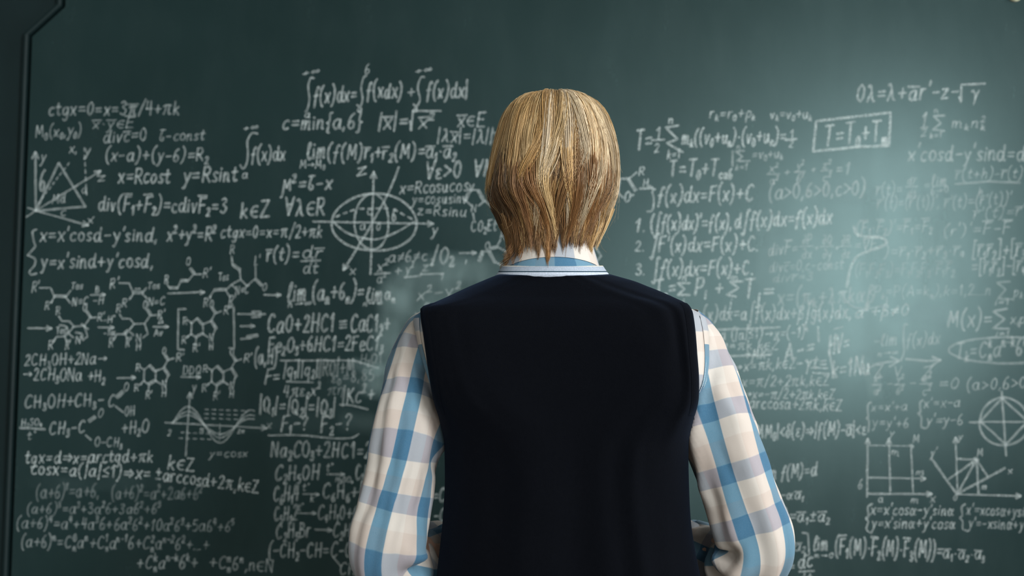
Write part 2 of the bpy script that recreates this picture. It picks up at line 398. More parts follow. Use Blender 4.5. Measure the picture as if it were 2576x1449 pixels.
# ------------------------------------------------------------------ hand-lettering (single-stroke alphabet; cap height 8, x-height 5; ~ = curved stroke)
G = {}
def defg(s):
    for line in s.strip().split('\n'):
        c, adv, st = line.split(' ', 2)
        strokes = []
        for k in st.split('/'):
            k = k.strip(); sm = k.startswith('~'); k = k.lstrip('~')
            strokes.append((sm, [tuple(float(z) for z in p.split(',')) for p in k.split()]))
        G[c] = (float(adv), strokes)
defg('''
a 5 ~4.1,4.3 2.6,5 .7,3.7 .4,1.5 1.6,0 3.1,.8 4.1,3.4/~4.2,5 3.9,2 4.1,.4 5,.3
b 4.4 ~3.4,8.2 1.6,6.6 .5,3 .8,.7 2.2,0 3.6,1.2 3.4,3.2 2,4 .7,2.6
c 4.1 ~3.6,4.5 2.4,5 1,4 .5,2.1 1.1,.4 2.3,0 3.7,.7
d 5 ~3.6,4.2 2.2,4.9 .7,3.8 .4,1.6 1.6,0 3,.8 3.7,3/~4.3,8 3.9,4 3.8,1.2 4.3,.1 5,.5
e 4.2 ~.6,2.5 3.2,3 3.5,4.3 2.2,5 .8,4 .5,1.8 1.6,.1 3.8,.8
f 4 ~4.2,7.4 3.2,8.2 2.2,6.6 1.5,2 1,-2/.3,3.8 3.2,4.1
g 4.6 ~3.7,4.4 2.2,5 .7,3.6 .8,1.2 2,.4 3.5,2.2/~3.9,5 3.6,1 2.8,-2.4 1.2,-3 .4,-2
h 4.4 .8,8 .5,0/~.6,2.6 2,4.8 3.3,4.2 3.5,0
i 2.2 1.1,4.8 .9,.2/1.2,6.8 1.3,6.3
j 2.6 ~1.8,4.8 1.5,-1 .8,-2.8 -.3,-2.4/1.9,6.8 2,6.3
k 4.3 1,8 .5,0/3.6,4.8 .7,2.2/1.4,2.8 3.8,0
l 3.2 ~.4,2.6 2.6,7 2.2,8.2 1.2,6.6 .9,1.4 1.8,0 3,.9
m 6 ~.6,5 .4,0/~.5,3 1.6,4.9 2.6,4 2.4,0/~2.5,3 3.8,4.9 4.9,4 4.8,.3 5.6,.2
n 4.4 ~.6,5 .4,0/~.5,3 2,4.9 3.2,4 3.1,.6 4,.3
o 4.2 ~2.2,5 .7,3.9 .5,1.3 2,0 3.5,1.2 3.6,3.8 2.2,5
p 4.2 .8,5 .2,-3/~.7,3.4 2.1,5 3.6,4 3.4,1.2 2,0 .6,.8
q 4.3 ~3.5,4.4 2.1,5 .6,3.6 .6,1.2 2,0 3.3,1.6/3.8,5 3.4,-3
r 3.6 .7,5 .4,0/~.5,2.6 1.5,4.6 3.2,4.9
s 3.7 ~3.4,4.4 2.2,5 .9,4.1 1.7,2.7 3,1.5 2.3,.2 .5,.5
t 3.7 ~2,7.4 1.5,2 2,.2 3.4,.7/.2,4.9 3.6,5.1
u 4.6 ~.5,4.8 .5,1.2 1.6,0 3,1.4 3.5,4.8/~3.5,4.8 3.4,.6 4.3,.3
v 4 .4,4.8 1.6,0/1.6,0 3.6,5
w 5.4 ~.4,4.8 .7,.6 1.6,.1 2.6,2/~2.7,4.5 2.8,.5 3.9,.2 4.8,4.8
x 4.2 .4,4.9 3.6,0/3.9,5 .2,-.1
y 4.3 .5,5 2,1.4/~4,5 2.4,1 1.1,-2.4 0,-2.6
z 4.2 .4,4.7 3.6,5/3.6,5 .3,.2/.3,.2 4,.4
A 5.6 .2,0 2.8,8/2.8,8 5.2,0/1.2,2.8 4.4,2.8
B 5 .8,8 .5,0/~.7,8 3.4,7.6 3.6,5.6 .8,4.4/~.8,4.4 4.2,3.8 4.2,1 .5,0
C 5.4 ~4.8,6.8 3.6,8 1.6,6.8 .5,3.6 1.2,.8 2.8,0 4.9,1.2
D 5.4 .8,8 .6,0/~.6,8 3.6,7.4 4.8,4 3.4,.6 .5,0
E 4.8 1,8 .6,0/.9,7.9 4.6,8.2/.8,4.2 3.8,4.4/.6,.1 4.4,.2
F 4.8 1.1,8 .5,0/1,7.9 4.9,8.3/.8,4.2 4,4.5
G 5.4 ~4.8,6.8 3.4,8 1.4,6.6 .5,3.4 1.6,.2 3.6,.2 4.8,2 4.8,3.4/3,3.4 4.9,3.5
H 5.6 .9,8 .6,0/4.8,8 4.6,0/.7,4 4.8,4.2
I 2 1,8 .9,0
K 5 .9,8 .6,0/4.6,8 .8,3.8/1.6,4.6 4.8,0
L 4.4 .9,8 .6,0/.6,0 4,.2
M 6.6 .4,0 1.2,8/1.2,8 3.2,2.4/3.2,2.4 5.4,8/5.4,8 6,0
N 5.8 .6,0 .9,8/.9,8 4.8,0/4.8,0 5.2,8
O 5.4 ~2.8,8 .9,6.4 .5,2.4 2.4,0 4.4,1.6 4.8,5.6 2.8,8
P 4.8 .8,8 .5,0/~.7,7.8 3.4,8 4.4,6 3.2,3.8 .7,3.6
Q 5.6 ~2.8,8 .9,6.4 .5,2.4 2.4,0 4.4,1.6 4.8,5.6 2.8,8/2.8,2.2 5.2,-.8
R 5 .8,8 .5,0/~.7,7.8 3.4,8 4.4,6.2 3.2,4.2 .7,4/2,4 4.8,0
S 4.6 ~4.2,7 2.8,8 1,6.8 1.8,4.8 3.8,3.2 3.4,.6 1.6,0 .4,1
T 5.4 .2,7.9 5.2,8.1/2.8,8 2.3,0
V 5.2 .4,8 2.4,0/2.4,0 5,8.2
X 5 .4,8 4.4,0/4.6,8 .2,0
Z 5 .5,7.8 4.4,8.1/4.4,8.1 .3,.1/.3,.1 4.8,.3
0 4.6 ~2.4,8 .7,6 .5,2.2 2.2,0 3.8,2 3.9,5.8 2.4,8
1 3.4 .4,5.6 2.2,8/2.2,8 1.9,0
2 4.4 ~.6,6.4 1.8,8 3.6,7.2 3.2,4.4 .4,.1/.4,.1 4.2,.2
3 4.4 ~.6,7.2 2.4,8 3.6,6.4 1.6,4.4 3.8,3 3.2,.6 1.6,0 .3,1
4 4.6 1.2,8 .5,3.4/.5,3.4 4.2,3.6/3.4,7.8 3,0
5 4.4 3.9,8 1.2,7.8/1.2,7.8 .8,4.6/~.8,4.6 3,4.8 3.8,2.4 2.4,.1 .4,.6
6 4.4 ~3.4,8 1.4,6 .5,2.6 1.4,.1 3.4,.6 3.6,3 2,4.2 .6,2.6
8 4.4 ~2.2,4.2 .7,6 2.2,8 3.6,6.4 2.2,4.2 .5,2 2.2,0 3.8,2 2.2,4.2
9 4.4 ~3.6,6 2.2,4 .7,5.6 2,8 3.6,6.4 3.2,2 1.4,0
+ 5 2.5,5.8 2.4,1/.4,3.4 4.6,3.5
- 4.6 .6,3.3 4,3.5
= 5 .6,4.4 4.3,4.6/.6,2.4 4.4,2.5
± 5 2.5,6.6 2.5,2.4/.6,4.5 4.4,4.6/.6,.4 4.4,.5
≠ 5 .6,4.4 4.3,4.6/.6,2.4 4.4,2.5/3.8,6.6 1.2,.4
≡ 5 .6,5.2 4.3,5.4/.6,3.5 4.4,3.6/.6,1.8 4.4,1.9
( 3.4 ~3.2,9.4 1.4,7 .8,3.4 1.6,-.4 2.8,-2
) 3.4 ~.6,9.4 2.2,7 2.4,3.4 1.4,-.4 .2,-2
[ 3 2.6,9.2 .8,9.2/.8,9.2 .7,-1.6/.7,-1.6 2.6,-1.6
] 3 .4,9.2 2.2,9.2/2.2,9.2 2.1,-1.6/2.1,-1.6 .3,-1.6
| 2.4 1.3,9 1,-1.2
/ 4 3.8,9.4 .4,-1
. 2 .8,.5 1.1,0
, 2.2 1.2,.8 .6,-1.4
; 2.2 1.2,3.4 1.3,3/1.2,.8 .6,-1.2
' 1.8 1.3,8.8 .8,6.4
" 2.8 1.1,8.8 .7,6.6/2.3,8.8 1.9,6.6
· 3 1.2,3.6 1.7,3.2
: 2.2 1,3.8 1.2,3.4/.9,.6 1.1,.2
? 4 ~.4,6.4 1.8,8 3.6,6.8 2.6,4.6 1.8,3.4 1.7,2.4/1.6,.6 1.7,.1
< 4.6 4,6 .6,3.4/.6,3.4 4,1
> 4.6 .6,6 4.2,3.5/4.2,3.5 .5,1
≤ 4.8 4,6.6 .6,4.2/.6,4.2 4,2.4/.6,.6 4,.8
→ 7.4 .4,3.4 6.8,3.5/5.2,4.8 6.9,3.5/6.9,3.5 5.2,2.2
⇒ 7 .4,4.4 5.6,4.5/.4,2.4 5.6,2.5/4.4,6 6.8,3.5/6.8,3.5 4.4,1
∫ 4.4 ~4.6,9.6 3.6,10.4 2.8,9 2.3,3 1.6,-3 .8,-4 -.2,-3
Σ 6.4 5.4,8.6 .6,8.4/.6,8.4 4,4.2/4,4.2 .4,0/.4,0 5.8,-.2
√ 5 .2,3.4 1,3.8/1,3.8 2,-.6/2,-.6 3,9/3,9 5.4,9.2
π 5.6 ~.2,4.4 1.6,5.4 5.4,5.4/~1.9,5.2 1.6,2 .6,0/~4,5.2 3.7,1.4 4.4,.2 5.2,.6
λ 4.8 ~.6,7.2 1.4,8 2.2,7 3.4,1 4.6,.2/2.6,4.8 .3,0
δ 4.2 ~3.6,7.4 2.2,8 1.4,6.6 3.2,4.4 3.6,1.6 2.2,0 .7,1.4 1,3.8 2.6,4.6
ε 4 ~3.4,4.5 2,5 .8,4 2.2,2.7/~2.2,2.7 .5,1.6 1.4,.1 3.6,.7
α 5 ~4.6,5 2.6,.6 1.2,.1 .4,2 1,4.6 2.4,4.9 3.6,1.2 4.8,.2
β 4.6 ~.2,-3 1,4 1.6,7.4 3,8 3.6,6.4 1.6,4.4 3.8,3.2 3.4,.6 1.2,.2
μ 5.6 ~-.6,-3.2 .4,-2.4 1.4,6/1.4,6 2.8,1.8/2.8,1.8 4.6,6.2/4.6,6.2 5,.2
τ 4.2 .4,7.8 4,8/~2.4,8 1.2,4 1,1.2 2.2,0 3.4,1.2 2.8,2.6
ρ 4.4 ~.4,-3 1,3 2.4,5 3.8,3.8 3,.6 1.1,.8
γ 4.4 ~.2,4.4 1.2,5 2.2,1.4 1.6,-3/4,5 2.2,1
η 4.4 ~.4,4.6 .9,4 .7,0/~.7,3 2.2,4.9 3.4,4 3.2,-3
∂ 4.4 ~1.2,7.4 2.6,8 3.7,5.6 3.4,1.6 1.8,0 .5,1.6 1.2,4 3.5,3.4
∇ 5 .4,8 4.8,8/.4,8 2.6,.2/4.8,8 2.6,.2
∞ 6 ~3,2.6 1.6,4.4 .4,2.8 1.6,1 3,2.6 4.4,4.4 5.6,2.8 4.4,1 3,2.6
∈ 4.6 ~4.2,5.6 2.2,5.6 .7,4 .7,1.8 2.2,.3 4.2,.4/.7,3 3.8,3.1
∀ 5.4 .4,8 2.5,0/2.5,0 5,8.2/1.4,4.8 4,5
Δ 5 .4,.2 2.6,7.4/2.6,7.4 4.8,.2/4.8,.2 .4,.2
° 2.4 ~1.2,8 .5,7.2 1.2,6.3 1.9,7.2 1.2,8
{ 3.6 ~3.4,9.6 2,8.8 2.2,5.4 1.8,4 .6,3.6/~.6,3.6 1.8,3 2,1.4 1.4,-1.4 2.8,-2
} 3.6 ~.4,9.6 1.8,8.8 1.4,5.4 1.8,4 3.2,3.7/~3.2,3.7 1.8,3 1.8,1.4 1.6,-1.4 .2,-2
''')
def layout(text):
    """list of (smooth, pts) in alphabet units and total advance"""
    out = []
    def put(glyph, x, y, s):
        adv, st = G[glyph]
        jy = random.uniform(-.25, .25); js = random.uniform(.94, 1.06); sl = random.uniform(.04, .14)
        for sm, pts in st:
            out.append((sm, [(x+s*(.10*adv+.80*px*js+sl*py), y+s*(py*js+jy)) for px, py in pts]))
        return adv*s*random.uniform(.95, 1.04)
    def run(t, x, y, s):
        i = 0; last = None
        while i < len(t):
            c = t[i]
            if c == ' ': x += 3*s; i += 1; last = None; continue
            if c in '^_':
                j = i+1
                if t[j] == '{' : e = t.index('}', j); g = t[j+1:e]; i = e+1
                else: g = t[j]; i = j+1
                xs = last if last is not None else x
                x2 = run(g, xs, y+(4.6*s if c == '^' else -1.9*s), s*.58)
                if last is None: last = xs; x = x2
                else: x = max(x, x2)
                continue
            last = None
            if c == '¯':
                g = t[i+1]; x2 = x+put(g, x, y, s); h = 9.4 if (g.isupper() or g in 'dbl') else 6.4
                k = random.uniform(-.2, .3)
                out.append((False, [(x+.4*s, y+h*s), (x2+.6*s, y+(h+k)*s)])); x = x2; i += 2; continue
            x += put(c if c in G else '-', x, y, s); i += 1
        return x
    wd = run(text, 0, 0, 1.0)
    return out, wd
def catmull(pts, n=6):
    if len(pts) < 3: return pts
    out = []
    for i in range(len(pts)-1):
        p0, p1, p2, p3 = pts[max(i-1, 0)], pts[i], pts[i+1], pts[min(i+2, len(pts)-1)]
        for k in range(n):
            t = k/n; t2 = t*t; t3 = t2*t
            out.append(tuple(.5*((2*b)+(-a+c)*t+(2*a-5*b+4*c-d)*t2+(-a+3*b-3*c+d)*t3) for a, b, c, d in zip(p0, p1, p2, p3)))
    out.append(pts[-1]); return out
def resample(pts, step):
    out = [pts[0]]; acc = 0
    for a, b in zip(pts[:-1], pts[1:]):
        L = math.hypot(b[0]-a[0], b[1]-a[1])
        if L < 1e-6: continue
        n = max(1, int(L/step))
        for k in range(1, n+1): out.append((a[0]+(b[0]-a[0])*k/n, a[1]+(b[1]-a[1])*k/n))
    return out
LAYER = [0]
class Chalk:
    """one piece of writing: strokes measured on the photograph, laid on the board's face"""
    def __init__(s): s.st = []
    def text(s, t, x0, y0, x1, y1, h, w=None):
        strokes, wd = layout(t)
        k = h/8.0; sx = (x1-x0)/wd; dy = (y1-y0)/(x1-x0) if x1 != x0 else 0
        for sm, pts in strokes:
            p = [(x0+a*sx, y0+a*sx*dy-b*k) for a, b in pts]
            s.st.append((catmull(p) if sm else p, (w or max(3.4, min(5.8, h*.148)))))
        return s
    def line(s, *pts, w=5.0, smooth=False):
        p = [tuple(map(float, q)) for q in pts]
        s.st.append((catmull(p, 8) if smooth else p, w)); return s
    def curve(s, *pts, w=5.0): return s.line(*pts, w=w, smooth=True)
    def dashes(s, a, b, n, w=4.0, frac=.5):
        for i in range(n):
            t0, t1 = i/n, (i+frac)/n
            s.line((a[0]+(b[0]-a[0])*t0, a[1]+(b[1]-a[1])*t0), (a[0]+(b[0]-a[0])*t1, a[1]+(b[1]-a[1])*t1), w=w)
        return s
    def dbl(s, a, b, off=4, w=4.4):
        d = Vector((b[0]-a[0], b[1]-a[1])).normalized(); n = (-d.y*off, d.x*off)
        s.line(a, b, w=w); s.line((a[0]+n[0], a[1]+n[1]), (b[0]+n[0], b[1]+n[1]), w=w); return s
    def arrow(s, a, b, hd=10, w=4.8):
        d = Vector((b[0]-a[0], b[1]-a[1])).normalized(); n = Vector((-d.y, d.x)); e = Vector(b)
        s.line(a, b, w=w)
        s.line(tuple(e-d*hd+n*hd*.5), b, w=w); s.line(tuple(e-d*hd-n*hd*.5), b, w=w); return s
    def ellipse(s, cx, cy, rx, ry, w=5.0, a0=0, a1=360, wob=.02):
        p = []
        for i in range(49):
            a = R(a0+(a1-a0)*i/48); k = 1+wob*math.sin(3*a+cx)
            p.append((cx+rx*k*math.cos(a), cy+ry*k*math.sin(a)))
        return s.line(*p, w=w)
    def frac(s, top, bot, x0, x1, y, h, gap=6):
        wdt = x1-x0
        s.line((x0, y), (x1, y-1), w=4)
        s.text(top, x0+wdt*.12, y-gap, x1-wdt*.1, y-gap, h)
        s.text(bot, x0+wdt*.12, y+gap+h, x1-wdt*.1, y+gap+h, h); return s
    def build(s, name, label, alpha):
        V, F = [], []
        for pts, wd in s.st:
            LAYER[0] = (LAYER[0]+1) % 40
            yy = -.00025-LAYER[0]*.000012
            p = resample(pts, 4.0)
            sd = random.uniform(0, 99)
            q = []
            for i, (x, y) in enumerate(p):
                q.append((x+.9*noise.noise((x*.03+sd, y*.03, 0)), y+.9*noise.noise((x*.03, y*.03+sd, 7))))
            if len(q) == 1: q.append((q[0][0]+2, q[0][1]+2))
            L = math.hypot(q[-1][0]-q[0][0], q[-1][1]-q[0][1])
            n = len(q); b0 = len(V)
            ds = []
            for i in range(n):
                a, b = q[max(i-1, 0)], q[min(i+1, n-1)]
                d = Vector((b[0]-a[0], b[1]-a[1])); d = d.normalized() if d.length > 1e-6 else Vector((1, 0)); ds.append(d)
            rows = []
            hw0 = wd*.5
            rows.append((Vector(q[0])-ds[0]*hw0*.7, ds[0], hw0*.45))
            for i in range(n): rows.append((Vector(q[i]), ds[i], hw0*(1+.28*noise.noise((q[i][0]*.06, q[i][1]*.06, sd)))))
            rows.append((Vector(q[-1])+ds[-1]*hw0*.7, ds[-1], hw0*.4))
            for c, d, hw in rows:
                nn = Vector((-d.y, d.x))
                for sg in (-1, 1):
                    e = c+nn*(sg*hw); V.append(at(e.x, e.y, yy))
            for i in range(len(rows)-1): F.append((b0+2*i, b0+2*i+1, b0+2*i+3, b0+2*i+2))
        if name == 'chalk_formula' and label: name = kind_of_writing(label)
        o = mesh_obj(name, V, F, M_CHALK, chalkboard, smooth=False)
        o.color = (1, 1, 1, alpha)
        if label: o['label'] = label
        return o
def kind_of_writing(label):
    for words, nm in ((('integral', '∫'), 'chalk_integral'), (('sum', 'Σ'), 'chalk_sum'), (('reaction', 'chain', 'CaO', 'Fe₂', 'CO₃', 'CH₃', 'H₂SO'), 'chalk_reaction'), (('raction',), 'chalk_fraction')):
        if any(q in label for q in words): return nm
    return 'chalk_formula'
def formula(label, alpha, *items):
    if len(items) > 1 and not any(q in label for q in ('CaO', 'arccos at')):
        for it in items:
            t = it[0]
            for ch in '^_{}¯': t = t.replace(ch, '')
            c = Chalk().text(*it)
            c.build('chalk_number' if t in ('1.', '2.', '3.') else kind_of_writing(t), 'chalk writing %s, from the %s' % (t.strip(','), label), alpha)
        return
    c = Chalk()
    for it in items: c.text(*it)
    return c.build(kind_of_writing(label), label, alpha)

A0 = .345
fm = formula
# --- top left block
fm('chalk line ctgx=0=x=3π/4+πk at the upper left', A0*.72, ('ctgx=0=x=3¯π/4+πk', 120, 290, 452, 288, 33))
fm('chalk line x·y∈E with bars at the upper left', A0*.72, ('¯x·¯y∈¯E', 230, 324, 338, 322, 26))
fm('chalk line M(x,y) near the left board edge', A0*.75, ('M_0(x_0,y_0)', 86, 346, 207, 340, 28))
fm('chalk line div c=0 τ-const at the upper left', A0*.8, ('div¯c=0', 257, 360, 370, 352, 30), ('τ-const', 397, 355, 515, 352, 26))
fm('chalk line (x-a)+(y-b)=R', A0*.9, ('(x-a)+(y-b)=R_2', 262, 405, 525, 405, 32))
fm('chalk line x=Rcost y=Rsint', A0, ('x=Rcost', 295, 461, 428, 460, 36), ('y=Rsint', 458, 459, 598, 456, 38))
fm('chalk line div(F+F)=cdivF=3', A0, ('div(¯F_1+¯F_2)=cdiv¯F_2=3', 245, 530, 570, 536, 36))
fm('chalk line k∈Z beside the ellipsoid drawing', A0, ('k∈Z', 602, 549, 680, 545, 40))
fm('chalk line ∀λ∈R beside the ellipsoid drawing', A0, ('∀λ∈R', 712, 543, 820, 541, 44))
fm('chalk line μ²=τ-x', A0, ('μ^2=τ-x', 706, 482, 838, 475, 36))
c = Chalk(); c.text('f(x)dx', 630, 405, 718, 404, 34); c.curve((648, 336), (634, 335), (622, 355), (624, 385), (621, 410), (612, 424), (604, 415)); c.text('+∞', 608, 330, 650, 324, 13); c.text('a', 607, 448, 624, 448, 20)
c.build('chalk_formula', 'chalk integral of f(x)dx left of the limit formula', A0)
c = Chalk().curve((92, 578), (82, 584), (86, 610), (88, 620), (70, 642)).curve((70, 642), (88, 652), (86, 668), (74, 684), (80, 691), (92, 688))
c.text("x=x'cosd-y'sind,", 98, 606, 397, 608, 34).text("y=x'sind+y'cosd,", 100, 675, 387, 672, 34)
c.build('chalk_formula', 'braced pair of chalk lines x=x’cosd-y’sind', A0*.95)
fm('chalk line x²+y²=R²', A0*.95, ('x^2+y^2=R^2', 418, 606, 543, 605, 34))
fm('chalk line ctgx=0=x=π/2+πk under the ellipsoid drawing', A0, ('ctgx=0=x=π/2+πk', 553, 598, 810, 597, 30))
Chalk().text('¯r(t)=', 668, 656, 752, 656, 34).text('d¯r', 757, 650, 812, 649, 30).line((757, 657), (805, 655)).text('dt', 759, 687, 800, 687, 28).build('chalk_formula', 'chalk formula r(t)=dr/dt', A0)
# vector triangle
c = Chalk().arrow((90, 530), (89, 383), 16, 6).line((90, 530), (148, 410), w=6).line((148, 410), (215, 520), w=6).line((215, 520), (90, 530), w=6)
c.arrow((90, 530), (253, 430), 14).arrow((90, 530), (222, 567), 14).dashes((96, 512), (178, 404), 9).dashes((212, 372), (218, 500), 7).line((66, 546), (90, 530)).line((70, 523), (90, 530))
c.text('y', 100, 408, 116, 408, 28).text('x', 216, 565, 236, 560, 22).text('z', 243, 457, 266, 455, 22).text('b', 97, 482, 114, 478, 46).text('a', 203, 486, 221, 486, 22).text('c', 150, 543, 168, 543, 22).text('Md', 128, 512, 166, 508, 22).text('x,', 172, 384, 196, 384, 24).text('y', 210, 390, 230, 390, 28)
c.build('chalk_diagram', 'chalk drawing of vectors and a triangle on axes at the left edge', A0*.9)
# --- top middle block
c = Chalk().curve((790, 197), (782, 196), (776, 215), (778, 250), (773, 276), (768, 281)).text('+∞', 757, 193, 804, 182, 13).text('a', 764, 296, 782, 296, 18)
c.text('f(x)dx=', 786, 262, 900, 252, 38)
c.curve((922, 190), (914, 196), (909, 220), (912, 248), (906, 268), (898, 264)).text('b', 916, 186, 932, 184, 24).text('a', 896, 282, 912, 282, 16).text('f(xdx)', 920, 246, 1012, 246, 38).text('+', 1022, 245, 1046, 243, 30)
c.curve((1068, 194), (1058, 196), (1051, 220), (1056, 250), (1048, 268), (1040, 262)).text('+∞', 1042, 187, 1088, 178, 13).text('a', 1037, 282, 1052, 282, 16).text('f(x)dx|', 1070, 246, 1178, 244, 38)
c.build('chalk_formula', 'row of three chalk integrals at the top of the board', A0)
fm('chalk line c=min{a,b}', A0, ('c=min{a,b}', 708, 326, 912, 324, 36))
c = Chalk().text('|¯x|=', 948, 326, 1030, 322, 38).text('√', 1027, 324, 1044, 324, 40).text('¯x^2', 1050, 323, 1094, 321, 34).line((1038, 279), (1110, 279))
c.build('chalk_formula', 'chalk formula |x|=root of x²', A0)
fm('chalk line x∈E left of the person’s head', A0, ('¯x∈E', 1148, 318, 1222, 318, 34))
fm('chalk line |λx|=|λ||x| ending behind the blond hair', A0, ('|λ¯x|=|λ||¯x|', 1097, 356, 1270, 360, 32))
c = Chalk().text('lim', 770, 403, 818, 396, 40).text('(f(M)¯r_1+¯r_2(M)=¯a_1·¯a_2', 820, 402, 1148, 396, 36).text('M→M_0', 752, 424, 818, 422, 20)
c.build('chalk_formula', 'chalk limit formula with f(M) above the ellipsoid drawing', A0)
fm('chalk line ∀ε>0 ∀M ending behind the blond hair', A0*1.05, ('∀ε>0', 1066, 450, 1160, 447, 40), ('∀M', 1187, 443, 1245, 443, 40))
fm('three chalk lines x=Rcosu y=cosu z=Rsinu', A0, ('x=Rcosucosv', 1003, 487, 1194, 480, 30), ('y=cosusinv', 1034, 514, 1176, 510, 26), ('z=Rsinu', 1048, 541, 1175, 545, 25))
c = Chalk().ellipse(942, 560, 107, 72, 5.5).ellipse(935, 558, 43, 70, 5).arrow((787, 557), (1090, 563), 14, 5).arrow((932, 690), (940, 432), 16, 5)
c.curve((1003, 420), (990, 455), (972, 495), (938, 558), (900, 622), (864, 680)).line((864, 680), (864, 664)).line((864, 680), (878, 670))
c.curve((838, 558), (870, 584), (910, 598), (945, 602), (985, 590), (1042, 558)).dashes((845, 545), (900, 524), 3, 5).dashes((905, 525), (985, 524), 4, 5).dashes((990, 526), (1045, 556), 3, 5)
c.text('z', 893, 444, 924, 438, 30).text('y', 1083, 590, 1102, 590, 28).text('x', 878, 690, 898, 690, 24).text('c', 921, 540, 938, 540, 22).text('b', 984, 556, 996, 556, 28).text('a', 903, 578, 921, 578, 22).text('0', 945, 578, 958, 578, 16)
c.build('chalk_diagram', 'chalk drawing of an ellipsoid with axes x y z', A0*1.1)
c = Chalk().line((1180, 478), (1205, 478)).dbl((1180, 478), (1168, 502), -5).dbl((1205, 478), (1220, 505), 5).line((1168, 502), (1184, 516)).line((1220, 505), (1204, 518)).text('N', 1182, 532, 1200, 532, 18).line((1190, 536), (1192, 553)).line((1220, 505), (1240, 522)).text('CO_2Et', 1183, 583, 1250, 580, 28)
c.build('chalk_molecule', 'chalk ring molecule marked CO₂Et left of the head', A0)
c = Chalk().line((1203, 656), (1212, 632)).line((1208, 658), (1216, 636)).line((1212, 632), (1233, 632)).dbl((1233, 632), (1248, 660), 5).line((1248, 660), (1262, 667)).line((1262, 667), (1290, 650)).text('O', 1218, 628, 1232, 628, 18).dbl((1233, 622), (1250, 620), 4).line((1250, 620), (1280, 636)).line((1250, 620), (1258, 606)).text('R', 1255, 606, 1272, 604, 22).arrow((1155, 637), (1197, 636), 9).line((1174, 654), (1171, 664), w=4)
c.build('chalk_molecule', 'chalk ring molecule with arrow beside the shirt collar', A0)
c = Chalk().line((1497, 620), (1512, 644)).line((1512, 644), (1500, 660))
c.build('chalk_molecule', 'corner of a chalk ring right of the shirt collar', A0)
c = Chalk().text('a≠b≠c', 974, 660, 1076, 655, 26).text('/O_2', 1082, 664, 1142, 660, 40)
c.text('x^2', 946, 684, 978, 682, 28).line((942, 690), (982, 687)).text('a^2', 946, 712, 972, 710, 22).text('+', 990, 694, 1012, 692, 26).text('y^2', 1018, 690, 1042, 688, 28).line((1016, 697), (1050, 695)).text('+', 1048, 700, 1066, 698, 20).text('z^2', 1060, 682, 1092, 680, 24).line((1060, 690), (1114, 688)).text("'", 1128, 694, 1140, 694, 26).text('1', 1104, 704, 1116, 704, 16)
c.build('chalk_formula', 'chalk line a≠b≠c over fractions of x² and y²', A0*.9)
c = Chalk().arrow((664, 742), (706, 742), 9).text('lim', 720, 764, 772, 754, 46).text('(a_n+b_n)=', 782, 756, 918, 752, 42).text('lim', 920, 760, 962, 754, 36).text('a_n', 966, 754, 994, 754, 32).text('n→∞', 722, 774, 784, 766, 13).text('n→∞', 912, 770, 962, 766, 13)
c.build('chalk_formula', 'chalk limit line lim(a+b)=lim a', A0*1.05)
fm('smudged chalk x²-y² above the left shoulder', A0*.75, ('x^2-y^2', 1045, 755, 1160, 742, 30), ('x^2-', 1036, 806, 1110, 790, 30))
# --- reaction formulas, middle column
fm('chalk line CaO+2HCl=CaCl₂', A0*1.05, ('CaO+2HC1', 670, 836, 842, 834, 44), ('≡', 848, 834, 876, 832, 36), ('CaC1_2+', 880, 836, 982, 832, 44))
fm('chalk line Fe₂O₃+6HCl=2FeCl', A0, ('Fe_2O_3+6HC1=2FeC1_3', 672, 886, 964, 880, 36))
c = Chalk().text('(a,H)', 638, 916, 698, 916, 38).line((705, 907), (890, 907), (952, 926), w=5).text('F=', 663, 966, 706, 962, 36).text('|q_1||q_2|', 710, 946, 802, 944, 34).line((720, 960), (788, 962)).text('4πε_0x^2', 710, 1000, 808, 994, 30)
c.build('chalk_formula', 'chalk fraction F=|q||q|/4πεx²', A0*.95)
fm('half-erased chalk values beside the left sleeve', A0*.6, ('|RO|+M', 800, 946, 892, 940, 38), ('ε_0=8,85·', 832, 964, 954, 956, 28), ('H_2O1', 903, 916, 962, 914, 26), ('πη', 820, 996, 866, 990, 24))
c = Chalk().text('|Kc^2+', 858, 1016, 944, 1006, 38).curve((855, 1018), (885, 1020), (926, 1030)); c.build('chalk_formula', 'underlined chalk Kc² beside the left sleeve', A0*.95)
fm('chalk line |Q|=|Q|=|Q|', A0, ('|Q_1|=|Q_2|=|Q_3|', 650, 1036, 844, 1044, 38))
c = Chalk().text('F_1-?', 703, 1086, 775, 1080, 38).text('F_2-?', 803, 1088, 884, 1080, 38).curve((675, 1095), (760, 1095), (830, 1102), (880, 1102), (902, 1092)); c.build('chalk_formula', 'underlined chalk line F-? F-?', A0)
fm('chalk line Na₂CO₃+2HCl', A0*.9, ('Na_2CO_3+2HC1=2', 678, 1148, 934, 1152, 38))
c = Chalk().text('C_2H_5OH', 688, 1208, 806, 1206, 38).arrow((822, 1193), (866, 1193), 8).text('t°', 818, 1186, 838, 1186, 20).text('H_2SO_4', 842, 1212, 888, 1214, 14).text('C_2H', 893, 1206, 930, 1206, 36); c.build('chalk_formula', 'chalk reaction starting C₂H₅OH', A0*.9)
c = Chalk().text('C_6H_14', 686, 1260, 752, 1258, 38).arrow((762, 1243), (802, 1244), 8).text('t°', 758, 1234, 778, 1234, 20).text('k', 779, 1262, 790, 1262, 18).text('C_6H_6+4', 809, 1252, 922, 1256, 36); c.build('chalk_formula', 'chalk reaction starting C₆H₁₄', A0*.9)
